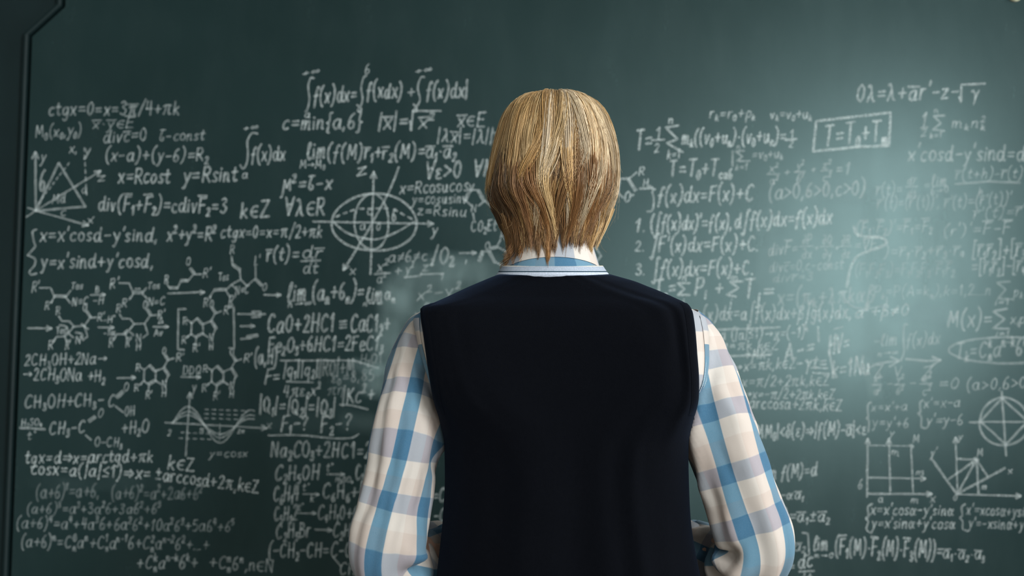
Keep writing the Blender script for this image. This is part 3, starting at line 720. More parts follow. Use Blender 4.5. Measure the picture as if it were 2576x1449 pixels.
c = Chalk().text('C_5H_12', 688, 1310, 748, 1308, 36).arrow((750, 1291), (794, 1291), 8).text('t°', 746, 1284, 764, 1284, 18).text('C_4H_10+C', 797, 1306, 905, 1306, 34); c.build('chalk_formula', 'chalk reaction starting C₅H₁₂', A0*.82)
c = Chalk().text('C_2H_5Br', 692, 1355, 782, 1350, 36).arrow((792, 1332), (834, 1334), 9, 5.5).text('C_2H', 834, 1350, 884, 1350, 34); c.build('chalk_formula', 'chalk reaction starting C₂H₅Br', A0*.85)
c = Chalk().text('(-CH_2-CH=C-C', 672, 1402, 886, 1400, 36).line((838, 1402), (857, 1424)).text('CH_2', 852, 1444, 905, 1446, 30); c.build('chalk_formula', 'chalk chain -CH₂-CH=C- at the lower edge', A0*.9)
fm('bits of chalk lettering between left sleeve and navy vest', A0*.8, ('=C', 1088, 1262, 1120, 1262, 34), ('-C', 1090, 1312, 1120, 1312, 34))
# --- molecules on the left
def indole(c, ox, oy, lab=True):
    h = [(482, 812), (497, 800), (511, 815), (511, 840), (494, 850), (481, 840)]
    p = lambda q: (q[0]+ox, q[1]+oy)
    for i in range(6):
        a, b = p(h[i]), p(h[(i+1) % 6])
        (c.dbl(a, b, 4) if i in (1, 3) else c.line(a, b, w=4.4))
    c.line(p((511, 815)), p((530, 808)), w=4.4).dbl(p((530, 808)), p((542, 828)), -4).line(p((542, 828)), p((536, 842)), w=4.4).line(p((511, 840)), p((523, 848)), w=4.4)
    c.text('N', *p((524, 858)), *p((538, 858)), 18).text('H', *p((524, 880)), *p((538, 880)), 18)
    c.text('R', *p((458, 816)), *p((472, 816)), 18).line(p((472, 806)), p((482, 812)), w=4.4).text("R'", *p((455, 866)), *p((474, 864)), 18).line(p((470, 850)), p((481, 840)), w=4.4)
    c.line(p((494, 850)), p((492, 868)), w=4.4).text("R'", *p((483, 886)), *p((502, 884)), 19)
    c.line(p((530, 808)), p((541, 789)), p((557, 783)), w=4.4).dbl(p((541, 789)), p((533, 776)), 4).text('O', *p((526, 774)), *p((538, 773)), 18).text("R'", *p((560, 792)), *p((582, 790)), 20)
c = Chalk().text("R'", 78, 736, 98, 732, 24).line((100, 724), (127, 724), (137, 747), w=4.4).dbl((137, 747), (165, 747), -4).line((165, 747), (178, 731), w=4.4).text('Tos', 178, 728, 208, 726, 16).line((165, 747), (177, 763), w=4.4).text('N≡C', 179, 770, 222, 766, 20).line((137, 747), (128, 762), w=4.4).text("R'", 110, 780, 130, 778, 20)
c.build('chalk_molecule', 'chalk molecule with Tos, first of the upper left row', A0)
c = Chalk().arrow((228, 742), (264, 741), 8).text('B', 238, 736, 252, 735, 16).text('-H', 232, 766, 262, 764, 20); c.build('chalk_arrow', 'chalk reaction arrow marked B and -H', A0)
c = Chalk().text("R'", 274, 728, 298, 724, 26).line((300, 712), (325, 712), (335, 738), w=4.4).dbl((335, 738), (358, 738), -5).line((340, 726), (352, 726), w=4).line((358, 738), (369, 724), w=4.4).text('Tos', 370, 728, 402, 725, 16).line((358, 738), (371, 752), w=4.4).text('N=C', 370, 770, 416, 766, 20).line((335, 738), (328, 752), w=4.4).text("R'", 304, 774, 326, 772, 22)
c.build('chalk_molecule', 'chalk molecule with Tos, second of the upper left row', A0)
c = Chalk().text('R', 412, 714, 424, 712, 20).line((420, 714), (428, 726), w=4.4).dbl((428, 726), (447, 726), -4).line((447, 726), (455, 708), w=4.4).dbl((455, 708), (472, 708), -4).line((472, 708), (487, 690), (506, 690), w=4.4).dbl((487, 690), (477, 676), 4).text('O', 466, 668, 480, 667, 20).text("R'", 508, 700, 530, 697, 22).arrow((422, 738), (514, 735), 10, 5)
c.build('chalk_molecule', 'zigzag chalk molecule over a long reaction arrow', A0)
c = Chalk().text('R', 577, 640, 591, 638, 22).line((583, 645), (585, 668), w=4.4).dbl((585, 668), (603, 681), -4).line((603, 681), (605, 703), (582, 716), (568, 730), w=4.4).dbl((568, 730), (538, 732), 4).line((538, 732), (527, 748), w=4.4).text("R'", 510, 772, 530, 770, 22).line((568, 730), (579, 747), w=4.4).text("R'", 574, 772, 592, 768, 26).line((605, 703), (622, 719), (643, 700), (643, 672), w=4.4).text("L'", 638, 668, 654, 665, 22).dbl((643, 700), (661, 716), 4).text('O', 658, 732, 672, 730, 18).text('Tos', 548, 706, 576, 704, 18).line((582, 716), (592, 726), w=4.4).text('N≡C', 590, 740, 626, 738, 20)
c.build('chalk_molecule', 'branching chalk molecule below the letter R left of r(t)', A0)
fmA = Chalk().arrow((70, 825), (130, 826), 12, 5); fmA.build('chalk_arrow', 'chalk arrow at the far left between molecules', A0)
for ox, lb, am in ((0, 'first', 0), (152, 'second', 1)):
    c = Chalk(); dy = -6*am
    P = lambda x, y: (x+ox, y+dy)
    c.text('R', *P(139, 792), *P(153, 790), 20).line(P(148, 796), P(156, 808), P(175, 808), P(186, 821), w=4.4).line(P(186, 821), P(212, 820), w=4.4).line(P(186, 821), P(172, 838), P(185, 850), w=4.4).line(P(212, 820), P(220, 846), P(208, 856), w=4.4).text('N', *P(188, 866), *P(204, 864), 18)
    c.dbl(P(172, 838), P(163, 846), 4).line(P(163, 846), P(142, 847), P(132, 862), w=4.4).text("R'", *P(120, 880), *P(138, 877), 22).line(P(163, 846), P(169, 862), w=4.4).text("R'", *P(162, 880), *P(178, 877), 22).line(P(212, 820), P(226, 800), P(242, 798), w=4.4).text("R'", *P(243, 809), *P(262, 806), 20).dbl(P(226, 800), P(216, 784), 4).text('O', *P(206, 784), *P(219, 782), 20)
    if not am: c.text('Tos', 140, 840, 166, 838, 16).curve((150, 818), (166, 822), (172, 834)).curve((190, 836), (206, 840), (206, 852)).line((205, 815), (222, 828))
    else: c.text('H', *P(188, 888), *P(203, 886), 18)
    c.build('chalk_molecule', 'chalk ring molecule, %s of the second row on the left' % lb, A0)
Chalk().arrow((248, 823), (286, 824), 8).text('-H°', 256, 814, 290, 810, 16).text('-Tos', 260, 846, 290, 842, 14).build('chalk_arrow', 'chalk reaction arrow marked -H and -Tos', A0)
Chalk().arrow((385, 822), (423, 822), 8).text('Δ', 396, 814, 412, 812, 16).text('Av', 386, 846, 410, 844, 16).build('chalk_arrow', 'chalk reaction arrow marked with a small triangle', A0)
c = Chalk().line((467, 777), (449, 778), (447, 879), (463, 880)).line((573, 772), (588, 772), (589, 877), (576, 876)); indole(c, 0, 0); c.build('chalk_molecule', 'chalk molecule inside tall square brackets', A0)
Chalk().line((598, 790), (640, 790)).line((634, 784), (655, 784), (655, 796), (634, 798), w=6).line((640, 791), (668, 790)).arrow((605, 821), (640, 820), 9).line((605, 853), (632, 850)).line((622, 846), (648, 844), w=8).build('chalk_arrow', 'three chalk arrows right of the bracketed molecule', A0)
c = Chalk(); indole(c, -119, 118); c.build('chalk_molecule', 'chalk double-ring molecule left of the DDQ arrow', A0)
c = Chalk(); indole(c, 51, 120); c.build('chalk_molecule', 'chalk double-ring molecule right of the DDQ arrow', A0)
Chalk().arrow((295, 951), (340, 950), 9).build('chalk_arrow', 'chalk arrow right of the H₂ formula', A0)
Chalk().arrow((455, 948), (504, 949), 9).text('DDQ', 458, 942, 506, 940, 20).build('chalk_arrow', 'chalk reaction arrow marked DDQ', A0)
fm('chalk line 2CH₃OH+2Na', A0*.95, ('2CH_3OH+2Na→', 60, 920, 270, 914, 28))
fm('chalk line 2CH₃ONa+H₂', A0*.95, ('→2CH_3ONa +H_2', 55, 955, 264, 960, 30))
c = Chalk().text('CH_3OH+CH_3-', 58, 1027, 262, 1020, 32).text('C', 270, 1024, 290, 1022, 30).dbl((292, 998), (308, 983), 5, 5).text('O', 309, 984, 325, 982, 22).line((291, 1022), (310, 1037), w=5.5).text('OH', 312, 1047, 340, 1044, 24)
c.build('chalk_formula', 'chalk formula CH₃OH+CH₃-C with OH', A0*.85)
c = Chalk().text('H_2SO_4', 52, 1072, 106, 1070, 18).line((50, 1076), (113, 1080), w=6).text('t°', 66, 1106, 90, 1104, 20).text('CH_3-C', 122, 1094, 216, 1088, 32).dbl((222, 1058), (238, 1046), 5, 5).text('O', 244, 1050, 262, 1048, 22).line((215, 1095), (229, 1107), w=5.5).text('O-CH_3', 236, 1122, 308, 1124, 24).text('+H_2O', 304, 1092, 376, 1088, 32)
c.build('chalk_formula', 'chalk formula with H₂SO₄ over a line and CH₃-C', A0*.9)
# cosine graph
c = Chalk().arrow((415, 1063), (672, 1077), 14, 4.6).arrow((467, 1147), (478, 988), 13, 4.8).text('x', 668, 1078, 684, 1078, 22).text('y', 481, 986, 495, 986, 24)
for A in (1.0, .72, .5):
    pts = []
    for i in range(30):
        x = 434+i*(640-434)/29
        ph = (x-474)/(553-474)*math.pi
        base = 1066+(x-474)*.055
        pts.append((x, base-43*A*math.cos(ph)))
    c.curve(*pts, w=4.2)
for y0 in (1030, 1041, 1052): c.dashes((515, y0), (625, y0+4), 6, 3.4)
c.dashes((455, 1088), (550, 1092), 6, 3.2).dashes((450, 1102), (540, 1106), 5, 3.2).dashes((553, 1066), (552, 1112), 5, 3.4).text('2', 420, 1096, 430, 1096, 14).text('π', 500, 1086, 514, 1086, 12).text('2π', 596, 1090, 616, 1090, 10)
c.text('y=cosx', 524, 1150, 624, 1150, 20)
c.build('chalk_diagram', 'chalk graph of cosine waves marked y=cosx', A0*.9)
fm('chalk line tgx=d⇒x=arctgd+πk', A0*1.1, ('tgx=d⇒x=arctgd+πk', 60, 1166, 386, 1162, 30))
fm('chalk k∈Z below the cosine graph', A0*1.1, ('k∈Z', 418, 1180, 492, 1186, 34))
fm('chalk line cosx=a⇒x=±arccos at the lower left', A0*1.15, ('cosx=a(|a|≤1)⇒x=', 75, 1192, 382, 1206, 32), ('±arccosd+2π,k∈Z', 388, 1206, 652, 1242, 32))
fm('faint chalk line (a+b)=a+b, (a+b)²', A0*.45, ('(a+b)^1=a+b,', 88, 1254, 250, 1250, 32), ('(a+b)^2=a^2+2ab+b^2', 278, 1254, 508, 1256, 30))
fm('faint chalk line (a+b)³', A0*.55, ('(a+b)^3=a^3+3a^2b+3ab^2+b^3', 65, 1292, 404, 1292, 26))
fm('faint chalk line (a+b)⁴ at the lower left', A0*.6, ('(a+b)^4=a^4+4a^3b+6a^2b^2+10a^2b^3+5ab^4+b^5', 38, 1328, 590, 1338, 28))
fm('faint chalk line (a+b)ⁿ with C terms', A0*.62, ('(a+b)^n=C_n^0a^n+C_n^1a^{n-1}b+C_n^2a^{n-2}b^2+...+', 50, 1376, 527, 1384, 30))
fm('chalk line ending n∈N at the lower left', A0*.75, ('+C_n^ka^{n-k}b^k+', 342, 1430, 498, 1430, 32), ('+C_n^nb^n,n∈N', 524, 1428, 690, 1440, 32))

# --- right half of the board
B0 = .46
c = Chalk().text('T=', 1597, 378, 1642, 374, 52).text('1', 1648, 348, 1664, 348, 28).line((1640, 353), (1672, 351)).text('2', 1644, 384, 1660, 382, 22).line((1707, 316), (1675, 321), (1705, 350), (1677, 360), (1718, 382), w=5.5).text('n', 1680, 311, 1696, 311, 20).text('k=1', 1676, 400, 1712, 396, 22).text('m_k((v_0+u_n)·(v_0+u_n)=', 1713, 362, 1978, 358, 34).text('1', 1986, 350, 1998, 350, 24).line((1975, 352), (2004, 350)).text('2', 1983, 370, 1996, 370, 18)
c.build('chalk_formula', 'long chalk formula T=½Σm right of the head', B0)
fm('chalk line r=r+ρ, v=v+u high on the right', B0*.85, ('r_k=r_0+ρ_k', 1783, 298, 1900, 296, 26), ('v_k=v_0+u_k', 1936, 298, 2042, 298, 24))
c = Chalk().line((2046, 381), (2053, 305), (2240, 283), (2236, 367), (2160, 369), (2046, 381), w=6).text('T=T_0+T_m', 2070, 368, 2234, 352, 50); c.build('chalk_formula', 'boxed chalk formula T=T+T on the right', B0*.95)
c = Chalk().text("0λ=λ+¯ar'-z-", 2152, 256, 2412, 248, 42).line((2414, 244), (2418, 258), (2418, 213), (2478, 210), w=5.5).text('γ', 2440, 250, 2466, 250, 34); c.build('chalk_formula', 'chalk line with a root sign at the top right', B0*.75)
c = Chalk().text('1', 2316, 318, 2332, 316, 34).line((2316, 322), (2334, 320)).text('2', 2314, 344, 2330, 342, 18).line((2376, 291), (2348, 291), (2368, 310), (2346, 326), (2376, 329), w=5.5).text('n', 2348, 284, 2362, 284, 14).text('k=1', 2338, 348, 2370, 346, 14).text('m_kn^2_k', 2390, 320, 2480, 322, 26); c.build('chalk_formula', 'chalk sum ½Σm at the upper right', B0*.6)
fm('chalk line x’cosd-y’sind=d at the right edge', B0*.55, ("x'cosd-y'sind=d", 2282, 404, 2580, 404, 38))
fm('chalk line T=T+T below the long T formula', B0*.85, ('T=T_0+T_{cab}', 1681, 444, 1842, 440, 40))
c = Chalk().line((1843, 380), (1843, 418)).line((1872, 379), (1850, 381), (1868, 394), (1853, 405), (1886, 405)).text('n', 1852, 375, 1864, 375, 14).text('k=1', 1848, 428, 1880, 426, 14).text('=v_0+u_k', 1890, 400, 1970, 396, 24); c.build('chalk_formula', 'small chalk sum Σ=v+u below the long T formula', B0*.7)
c = Chalk().frac('x^2', 'a^2', 1930, 1962, 438, 20).text('+', 1970, 444, 1990, 442, 20).frac('y^2', 'b^2', 1998, 2026, 432, 20).text('+', 2038, 436, 2054, 434, 18).frac('z^2', 'c^2', 2064, 2094, 430, 20).text('=1', 2100, 440, 2138, 438, 30); c.build('chalk_formula', 'chalk fractions x²/a²+y²/b²+z²/c²=1', B0*.6)
c = Chalk().line((1608, 475), (1642, 473), w=5).line((1632, 467), (1642, 473)).text('H', 1616, 470, 1632, 468, 18)
c.line((1556, 480), (1560, 450), (1583, 449), w=4.6).dbl((1583, 449), (1601, 478), 5).line((1583, 449), (1602, 433), w=4.6).text('R', 1604, 442, 1622, 440, 20).line((1552, 482), (1567, 497), w=4.6).text('O', 1568, 508, 1586, 508, 26).line((1585, 494), (1594, 490), w=5)
c.build('chalk_molecule', 'chalk ring molecule marked R and O right of the hair', B0)
c = Chalk().curve((1648, 475), (1641, 480), (1645, 500), (1644, 520), (1640, 530), (1628, 532)).text('f(x)dx=F(x)+C', 1652, 511, 1895, 503, 38); c.build('chalk_formula', 'chalk line ∫f(x)dx=F(x)+C above the numbered lines', B0*.9)
fm('chalk line (a>0,b>0,c>0)', B0*.6, ('(a>0,b>0,c>0)', 1930, 502, 2178, 488, 36))
fm('chalk line numbered 1 with (∫f(x)dx)’', B0, ("1.", 1593, 583, 1624, 581, 32), ("(∫f(x)dx)'=f(x),", 1634, 580, 1842, 576, 36), ('d∫f(x)dx=f(x)dx', 1846, 574, 2094, 562, 36))
fm('chalk line numbered 2 with F’(x)', B0, ('2.', 1595, 632, 1622, 632, 24), ("∫F'(x)dx=F(x)+C.", 1636, 634, 1908, 630, 36))
fm('chalk line numbered 3', B0, ('3.', 1597, 692, 1622, 692, 26), ('∫f(x)dx=F(x)+C.', 1640, 694, 1896, 690, 36))
c = Chalk().text('T_n=', 1645, 746, 1700, 742, 40).line((1735, 712), (1704, 712), (1722, 727), (1704, 742), (1735, 742), w=5.4).text('n', 1714, 706, 1728, 706, 16).text('i', 1714, 770, 1722, 770, 20).text('P_i', 1744, 742, 1778, 742, 42).text('+', 1795, 742, 1822, 740, 36).line((1868, 708), (1836, 709), (1858, 724), (1828, 742), (1852, 746), w=5.6)
c.text('m', 1836, 704, 1858, 704, 14).text('T_j', 1868, 752, 1912, 750, 50).text('j', 1830, 778, 1840, 776, 26)
c.build('chalk_formula', 'chalk sum T=ΣP+ΣT right of the vest shoulder', B0)
Chalk().text('=', 1914, 750, 1952, 750, 40).build('chalk_formula', 'large chalk equals sign right of the sum of T', B0)
c = Chalk().text('x=(π_k+λπkαβ', 1954, 768, 2200, 760, 40).curve((2118, 738), (2140, 768), (2180, 776), (2226, 766), (2232, 748)); c.build('chalk_formula', 'faint chalk x=(π+λπk with a curved underline', B0*.42)
c = Chalk().text('(x)dx=a∫f(x)dx+β∫g(x)dx,', 1766, 806, 2142, 800, 34).text('a^2+β≠0', 2148, 800, 2288, 792, 30).line((1790, 830), (1900, 826), (1962, 823), w=5.5); c.build('chalk_formula', 'underlined chalk line a∫f(x)dx+β∫g(x)dx beside the right shoulder', B0*.75)
c = Chalk().text('-a (|a|≤1)→x=(-1)^n', 1795, 855, 2034, 848, 26).text('a=πk,k∈Z', 1812, 880, 1958, 880, 24).line((2058, 823), (2060, 860), w=5).line((1826, 896), (1938, 893), w=5).text('AΠ=', 1970, 912, 2052, 890, 44).text('+μk=', 1870, 905, 1945, 900, 30)
c.build('chalk_formula', 'scribbled chalk lines (|a|≤1) and a=πk right of the sleeve', B0*.8)
c = Chalk().text('HV=', 2082, 895, 2138, 880, 46).line((2098, 828), (2120, 822), w=4).line((2085, 880), (2098, 950), w=6).text('k=1Nu', 2090, 952, 2190, 940, 44).line((2040, 925), (2082, 926), w=5).line((2044, 938), (2086, 940), w=5); c.build('chalk_formula', 'large scribbled chalk strokes H and N on the right', B0*.75)
fm('chalk line →x=πk,k∈Z', B0*.8, ('→x=πk,k∈Z', 1842, 935, 2003, 925, 26), ('-γt=', 2000, 928, 2080, 926, 32))
fm('chalk line x=π/2+2πk', B0*.75, ('x=π/2+2πk,k∈Z', 1865, 972, 2087, 970, 26))
fm('chalk line x=-π/2+2πk', B0*.8, ('→x=-π/2+2πk,k∈Z', 1866, 1002, 2100, 1004, 24))
fm('chalk line arccosa+2πk', B0*.8, ('arccosa+2πk,k∈Z', 1882, 1026, 2120, 1034, 28))
fm('chalk line |MM|<δ(ε)⇒|f(M)-a|<ε', B0*.9, ('MM_0|<δ(ε)⇒|f(M)-¯a|<ε', 1900, 1102, 2180, 1094, 32))
fm('chalk f(M)=d beside the right sleeve', B0*.85, ('n f(M)=d', 1938, 1206, 2055, 1196, 32))
fm('chalk =αa beside the right elbow', B0*.85, ('-α¯a_1', 1960, 1256, 2022, 1256, 24))
fm('chalk =a±a beside the right elbow', B0*.85, (')=¯a_1±¯a_2', 1966, 1312, 2088, 1312, 30))
c = Chalk().text('¯a_2', 1994, 1386, 2026, 1384, 24).line((2018, 1340), (2032, 1342), (2036, 1396), (2024, 1398)).text('lim', 2044, 1386, 2084, 1384, 36).text('m→0', 2046, 1402, 2096, 1404, 12).text('(¯F_1(M)·¯F_2(M)·¯F_3(M))=', 2098, 1394, 2372, 1404, 40).text('¯a_1·¯a_2·¯a_3', 2370, 1404, 2478, 1408, 28); c.build('chalk_formula', 'chalk limit of F(M)·F(M)·F(M) at the lower right', B0*.75)
Chalk().text('=', 1982, 1436, 2002, 1436, 24).text('dc', 2006, 1430, 2044, 1426, 36).line((2010, 1438), (2048, 1436)).text('dt', 2006, 1468, 2044, 1466, 26).build('chalk_formula', 'chalk fraction d/dt cut by the lower edge', B0*.85)
c = Chalk().text('div¯F=', 1930, 644, 2008, 636, 30).frac('∂P', '∂x', 2012, 2046, 620, 24).text('+', 2046, 630, 2062, 630, 16).frac('∂Q', '∂y', 2064, 2096, 620, 24).text('+', 2098, 630, 2112, 630, 16).frac('∂R', '∂z', 2112, 2142, 620, 22).text('=∇¯F', 2146, 630, 2206, 626, 26); c.build('chalk_formula', 'chalk line divF= partial fractions', B0*.55)
fm('faint chalk line div c=0 c-const', B0*.5, ('div¯c=0,c-const', 1934, 684, 2122, 676, 26))
fm('faint chalk line div r=3', B0*.5, ('div¯r=3', 1942, 710, 2046, 704, 20))
c = Chalk().text('¯r(t)=', 2202, 492, 2270, 488, 28).frac('d¯r', 'dt', 2278, 2308, 470, 20).text('=', 2322, 478, 2340, 476, 24).text('lim', 2342, 472, 2382, 466, 30).text('h→0', 2340, 490, 2386, 484, 16).line((2403, 463), (2490, 456), (2566, 460), w=6).text('¯r(t+h)-¯r(t)', 2402, 450, 2574, 448, 26).text('h', 2460, 492, 2476, 490, 20); c.build('chalk_formula', 'faint chalk derivative r(t)=dr/dt=lim at the right', B0*.45)
fm('faint chalk lines r’(t) and r’’(t) at the right', B0*.42, ("¯r'(t)=(¯r'(t))',", 2204, 526, 2364, 520, 28), ("¯r'(t)=(¯r'(t))'", 2374, 524, 2544, 512, 28), ("¯r'(t)=¯r'", 2446, 552, 2580, 540, 26))
fm('faint chalk line (F·F)’=F=F at the right', B0*.5, ("(¯F_1·¯F_2)'=¯F_1=¯F_2", 2150, 588, 2346, 582, 28), ("(r')'=¯F-¯F", 2370, 594, 2544, 586, 28))
Chalk().curve((2148, 570), (2152, 586), (2170, 594), (2215, 597), (2230, 608), (2222, 618), (2190, 630), (2158, 644), (2142, 668), (2134, 700), (2130, 722), w=7).build('chalk_diagram', 'single curved chalk stroke on the right', B0*.75)
fm('faint chalk line of r sums and brackets at the right edge', B0*.5, (')=¯r_1·¯r_2+¯r_3·¯r_4', 2222, 646, 2426, 642, 28), ('[¯r_1¯r_2]+[¯r_3', 2444, 646, 2580, 642, 36), ('=[¯r_1¯r_2]-[¯r_4', 2442, 688, 2580, 684, 34))
fm('very faint chalk line (F F F) at the right', B0*.32, ('(F_1F_2F_3)=F_1F_2F_3·¯F_1¯F_2', 2148, 692, 2402, 690, 28))
c = Chalk().text('P_k=P(A=k_n),k=1,2...n', 2196, 746, 2494, 742, 26).line((2540, 708), (2508, 711), (2530, 728), (2510, 752), (2546, 752), w=5.6).text('p_k', 2548, 746, 2574, 744, 26); c.build('chalk_formula', 'faint chalk line P=P with a sum sign at the right edge', B0*.42)
c = Chalk().text('M(x)=', 2380, 824, 2498, 820, 40).line((2534, 776), (2498, 783), (2528, 803), (2498, 826), (2538, 827), w=6).text('i=1', 2500, 768, 2540, 766, 14).text('x_ip_i', 2540, 814, 2584, 814, 24).text('i=1', 2502, 846, 2540, 844, 12); c.build('chalk_formula', 'chalk formula M(x)=Σ at the right edge', B0*.6)
c = Chalk().text('-lim', 2196, 872, 2256, 868, 30).curve((2282, 816), (2274, 820), (2273, 850), (2274, 885), (2266, 908), w=6).text('f(x)dx', 2278, 872, 2366, 864, 30).text('n→∞', 2206, 896, 2260, 890, 12); c.build('chalk_formula', 'chalk lim∫f(x)dx on the right', B0*.5)
c = Chalk().curve((2186, 926), (2210, 914), (2260, 908), w=6).line((2240, 898), (2262, 907), (2238, 922), w=6).line((2280, 903), (2330, 908), w=6).arrow((2330, 908), (2366, 906), 20, 6).text('Z', 2196, 950, 2222, 948, 30).text('V', 2246, 948, 2270, 946, 24).text('Z', 2312, 956, 2346, 950, 30); c.build('chalk_arrow', 'scribbled chalk arrows on the right', B0*.6)
c = Chalk().ellipse(2530, 881, 142, 33, 6, 0, 360, .01).text('T_k=C_n^ka^{n-k}b^k', 2402, 902, 2584, 892, 40); c.build('chalk_formula', 'chalk formula T=C circled by an ellipse', B0*.5)
c = Chalk().frac('x^2', 'a^2', 2194, 2218, 968, 18).text('-', 2228, 974, 2246, 974, 22).frac('y^2', 'b^2', 2250, 2276, 968, 18).text('-', 2284, 974, 2306, 974, 24).frac('z^2', 'c^2', 2314, 2346, 966, 22).text('=0', 2358, 978, 2414, 976, 28); c.build('chalk_formula', 'chalk fractions x²-y²-z²=0 on the right', B0*.6)
fm('chalk line (a>0 b>0 at the right edge', B0*.55, ('(a>0,b>0', 2428, 982, 2582, 976, 28))
c = Chalk().curve((2192, 1012), (2183, 1020), (2184, 1048), (2180, 1052), (2186, 1060), (2184, 1086), w=5).text("x=x'+a", 2190, 1034, 2284, 1032, 22).text("y=y'+b", 2192, 1074, 2288, 1076, 24); c.build('chalk_formula', 'braced chalk pair x=x’+a, y=y’+b', B0*.65)
c = Chalk().curve((2322, 1006), (2314, 1014), (2316, 1036), (2310, 1040), (2318, 1050), (2318, 1072), (2326, 1078), w=5).text("x'=x-a", 2322, 1026, 2416, 1022, 24).text("y'=y-b", 2328, 1070, 2424, 1068, 26); c.build('chalk_formula', 'braced chalk pair x’=x-a, y’=y-b', B0*.65)
c = Chalk().ellipse(2526, 1061, 62, 60, 6).line((2520, 1002), (2466, 1060), (2530, 1118), (2586, 1060), (2520, 1002), w=6).line((2438, 1062), (2590, 1061), w=5).line((2520, 985), (2531, 1146), w=6); c.build('chalk_diagram', 'chalk circle with an inscribed square at the right edge', B0*.65)
c = Chalk().arrow((2181, 1242), (2344, 1243), 12, 5.5).arrow((2181, 1250), (2183, 1104), 12, 5.5).arrow((2240, 1242), (2236, 1104), 12).line((2297, 1240), (2292, 1122)).arrow((2184, 1201), (2328, 1204), 12).line((2186, 1120), (2290, 1122), w=3)
c.text('M', 2294, 1114, 2312, 1112, 18).text('m', 2240, 1142, 2264, 1148, 18).text('y', 2236, 1096, 2250, 1096, 16).text('b', 2156, 1230, 2170, 1228, 22).text('a', 2208, 1264, 2222, 1264, 18).text('x', 2338, 1264, 2354, 1262, 20).text('m', 2288, 1264, 2312, 1266, 16).text('m', 2300, 1194, 2326, 1192, 14).line((2290, 1120), (2296, 1124), w=9)
c.build('chalk_diagram', 'chalk drawing of a grid of shifted axes at the lower right', B0*.75)
c = Chalk().arrow((2407, 1243), (2568, 1248), 12).arrow((2409, 1240), (2404, 1100), 13).line((2407, 1243), (2342, 1152), w=6).line((2407, 1243), (2528, 1178), w=6).line((2408, 1154), (2456, 1156), w=5.5).line((2456, 1156), (2411, 1238), w=6).line((2456, 1156), (2462, 1242), w=6).line((2456, 1156), (2484, 1198), w=5.5).line((2448, 1162), (2386, 1206), w=5.5).line((2452, 1153), (2460, 1158), w=9).text('M', 2456, 1148, 2474, 1146, 18).text('y', 2408, 1108, 2422, 1106, 18).text("y'", 2338, 1150, 2358, 1146, 20).text('x', 2534, 1192, 2550, 1190, 16).text('0', 2396, 1258, 2408, 1258, 14).text('m', 2468, 1230, 2484, 1230, 14)
c.build('chalk_diagram', 'chalk drawing of rotated axes with a point M at the lower right', B0*.75)
c = Chalk().curve((2194, 1268), (2183, 1276), (2185, 1298), (2178, 1304), (2184, 1312), (2180, 1332), (2192, 1342), w=5).text("x=x'cosα-y'sinα", 2188, 1294, 2400, 1296, 26).text("y=x'sinα+y'cosα", 2190, 1328, 2404, 1330, 26); c.build('chalk_formula', 'braced chalk pair x=x’cosα below the shifted axes', B0*.8)
c = Chalk().curve((2428, 1268), (2419, 1276), (2421, 1296), (2415, 1302), (2422, 1312), (2422, 1330), (2434, 1336), w=5).text("x'=xcosα+ysin", 2430, 1294, 2590, 1300, 26).text("y'=-xsinα+yc", 2434, 1328, 2590, 1332, 26); c.build('chalk_formula', 'braced chalk pair x’=xcosα at the lower right corner', B0*.65)

# --- chalk dust left by the eraser
def smear(label, pts, width, dens, soft=.5):
    """wiped streak: a strip whose density fades out towards its edges and ends"""
    pts = resample(catmull([tuple(map(float, p)) for p in pts], 8), 10)
    n = len(pts); NC = 13
    V, D = [], []
    LAYER[0] = (LAYER[0]+1) % 40
    for i in range(n):
        a, b = pts[max(i-1, 0)], pts[min(i+1, n-1)]
        d = Vector((b[0]-a[0], b[1]-a[1])).normalized(); nn = Vector((-d.y, d.x))
        for j in range(NC):
            s = (j/(NC-1)-.5)*2
            k = 1+.25*noise.noise((pts[i][0]*.02, pts[i][1]*.02, 3))
            e = Vector(pts[i])+nn*(s*width*.5*k)
            p = at(e.x, e.y, -.00010-LAYER[0]*.000003); V.append(p)
            end = min(1, min(i, n-1-i)/(n*.16+1))
            D.append(dens*max(0, min(1, (1-abs(s))/soft))*end*(.9+.25*noise.noise((e.x*.012, e.y*.012, 1))))
    o = mesh_obj('chalk_smudge', V, grid_faces(n, NC, False), M_SMEAR, chalkboard, smooth=False)
    a = o.data.attributes.new('dust', 'FLOAT', 'POINT')
    a.data.foreach_set('value', [max(0, min(1, d)) for d in D])
    o['label'] = label
smear('pale eraser smudge above the left shoulder', [(985, 790), (1000, 725), (1060, 690), (1160, 680), (1300, 690)], 110, .26, .7)
smear('pale upright eraser smudge beside the left sleeve', [(1010, 720), (985, 800), (972, 880), (955, 960), (945, 1010)], 100, .28, .7)
smear('wide pale smudge behind the left shoulder', [(1000, 800), (1080, 760), (1200, 730)], 150, .22, .8)
smear('short smudge across the half-erased values', [(880, 905), (920, 926), (985, 930)], 40, .24, .7)
smear('smudge over the underlined Kc²', [(830, 950), (890, 960), (960, 962)], 74, .10, .8)
smear('smudge between F-? and the left sleeve', [(845, 1055), (900, 1062), (960, 1070)], 74, .10, .8)
smear('faint smudge above the molecule chain', [(560, 1075), (700, 1060), (860, 1062)], 60, .03)
smear('upright wiped streak right of the T formulas', [(1915, 520), (1930, 600), (1925, 690), (1940, 740)], 60, .06)
smear('broad pale haze of chalk dust and painted glare on the right of the board', [(1900, 560), (2050, 600), (2250, 640), (2480, 650)], 330, .06, .8)  # partly wiped dust, partly window glare put into the colour
smear('wiped streak under the scribbles on the right', [(2170, 880), (2195, 950), (2205, 1010)], 50, .10)
